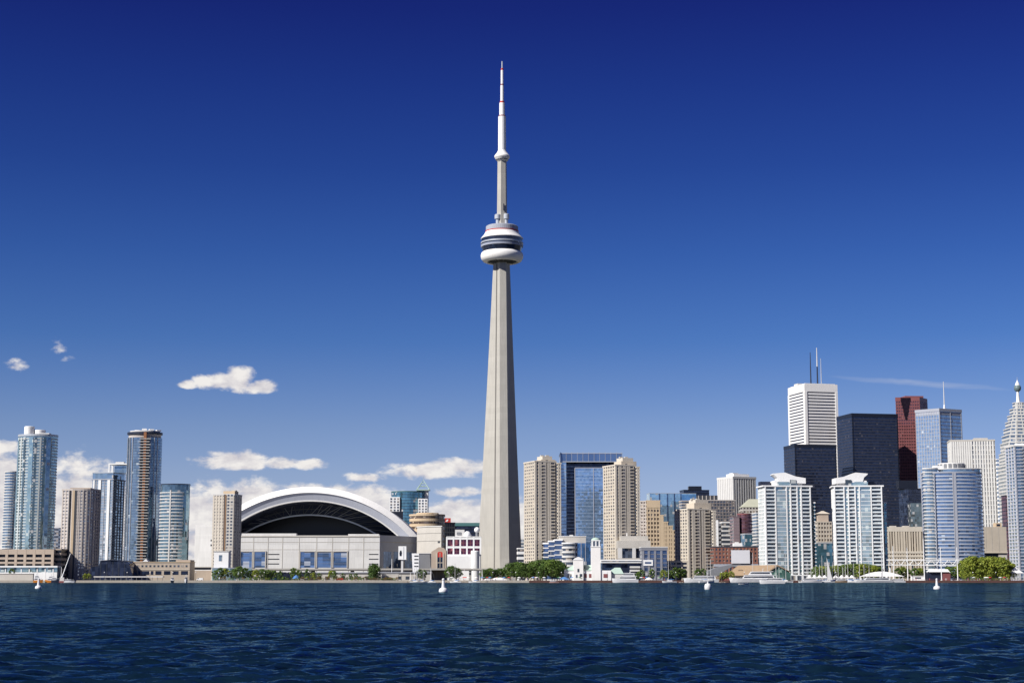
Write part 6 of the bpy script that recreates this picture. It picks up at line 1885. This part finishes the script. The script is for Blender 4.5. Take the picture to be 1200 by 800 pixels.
for i, px in enumerate((945, 951.5, 955, 963, 967, 975, 978, 987, 995, 1000, 1012, 1018, 914, 899)):
    sail_boat('white sailing boat with a bare mast among the crowded moorings of the marina', px, 1299 + i % 4 * 1.6, 9 + i % 3, (13, 17, 11, 20, 14)[i % 5], rt.choice((0, math.pi)) + rt.uniform(-.4, .4), None, None, 'sailing boats in the crowded marina')
# crane barge at the left
D = 1300
c = thing('crane_barge', 'work barge with a slanting white crane boom before the brown tower', 'barge', X(75, D), D, 0)
MB().box(X(68, D), X(83, D), D, D + 5, -.3, 1.4).build('deck', maroon, c)
MB().box(X(71, D), X(76, D), D + 1, D + 4, 1.4, 4.2).build('cab', offwh, c)
MB().tube((X(73, D), D + 2.5, 4), (X(82, D), D + 2.5, Z(648, D)), .55, .3, 6).build('boom', white, c)
MB().tube((X(72, D), D + 2.5, 4.2), (X(72, D), D + 2.5, 12), .3, .2, 6).build('king_post', white, c)
MB().tube((X(72, D), D + 2.5, 12), (X(82, D), D + 2.5, Z(648, D)), .09, n=4).build('stay', dkgrey, c)
# harbour ferry shed details: floating docks
dock = M('dock_planks', (.42, .36, .30))
for i, (a, b_, D, lab) in enumerate(((940, 1000, 1304, 'long low timber dock of the marina'), (796, 850, 1304, 'low timber dock behind the low white motor yacht'), (470, 560, 1305, 'low timber dock left of the observation tower'))):
    d = thing('floating_dock', lab, 'dock', X((a + b_) / 2, D, 682), D, 0)
    MB().box(X(a, D, 682), X(b_, D, 682), D, D + 2.4, -.3, .55).build('deck', dock, d)
    for j in range(6):
        xx = X(a + (b_ - a) * (j + .5) / 6, D, 682)
        MB().tube((xx, D - .25, -1), (xx, D - .25, 1.7), .16, n=8).build('pile', wood, d)


# ------------------------------------------------------------------ buoys
def buoy(px, D, label, kind):
    x, y = X(px, D, 688), D
    b = thing('buoy', label, 'buoy', x, y, 0)
    gw = gel
    if kind == 0:
        MB().lathe([(.5, -.5), (.95, -.2), (1.05, .25), (.9, .75), (.45, 1.0)], (x, y), 24).build('float', gw, b, smooth=True)
        MB().lathe([(.42, .95), (.36, 1.7), (.26, 2.7)], (x, y), 14).build('tower', gw, b)
        MB().lathe([(.3, 2.7), (.34, 2.8), (.3, 3.0), (.12, 3.15)], (x, y), 12).build('lantern', gw, b)
    else:
        MB().lathe([(.6, -.5), (.95, -.1), (.98, .9), (.85, 1.4), (.5, 1.7)], (x, y), 24).build('float', gw, b, smooth=True)
        MB().lathe([(.2, 1.65), (.16, 2.2), (.05, 2.3)], (x, y), 12).build('lantern', gw, b)


buoy(45, 520, 'white buoy afloat at far left below the tan brick garage', 0)
buoy(519.5, 385, 'white buoy afloat left of the observation tower and nearest to the camera', 0)
buoy(829.5, 480, 'stubby white can buoy afloat below the low white motor yacht', 1)
buoy(1098, 490, 'white buoy afloat at right below the dark red kiosk', 0)
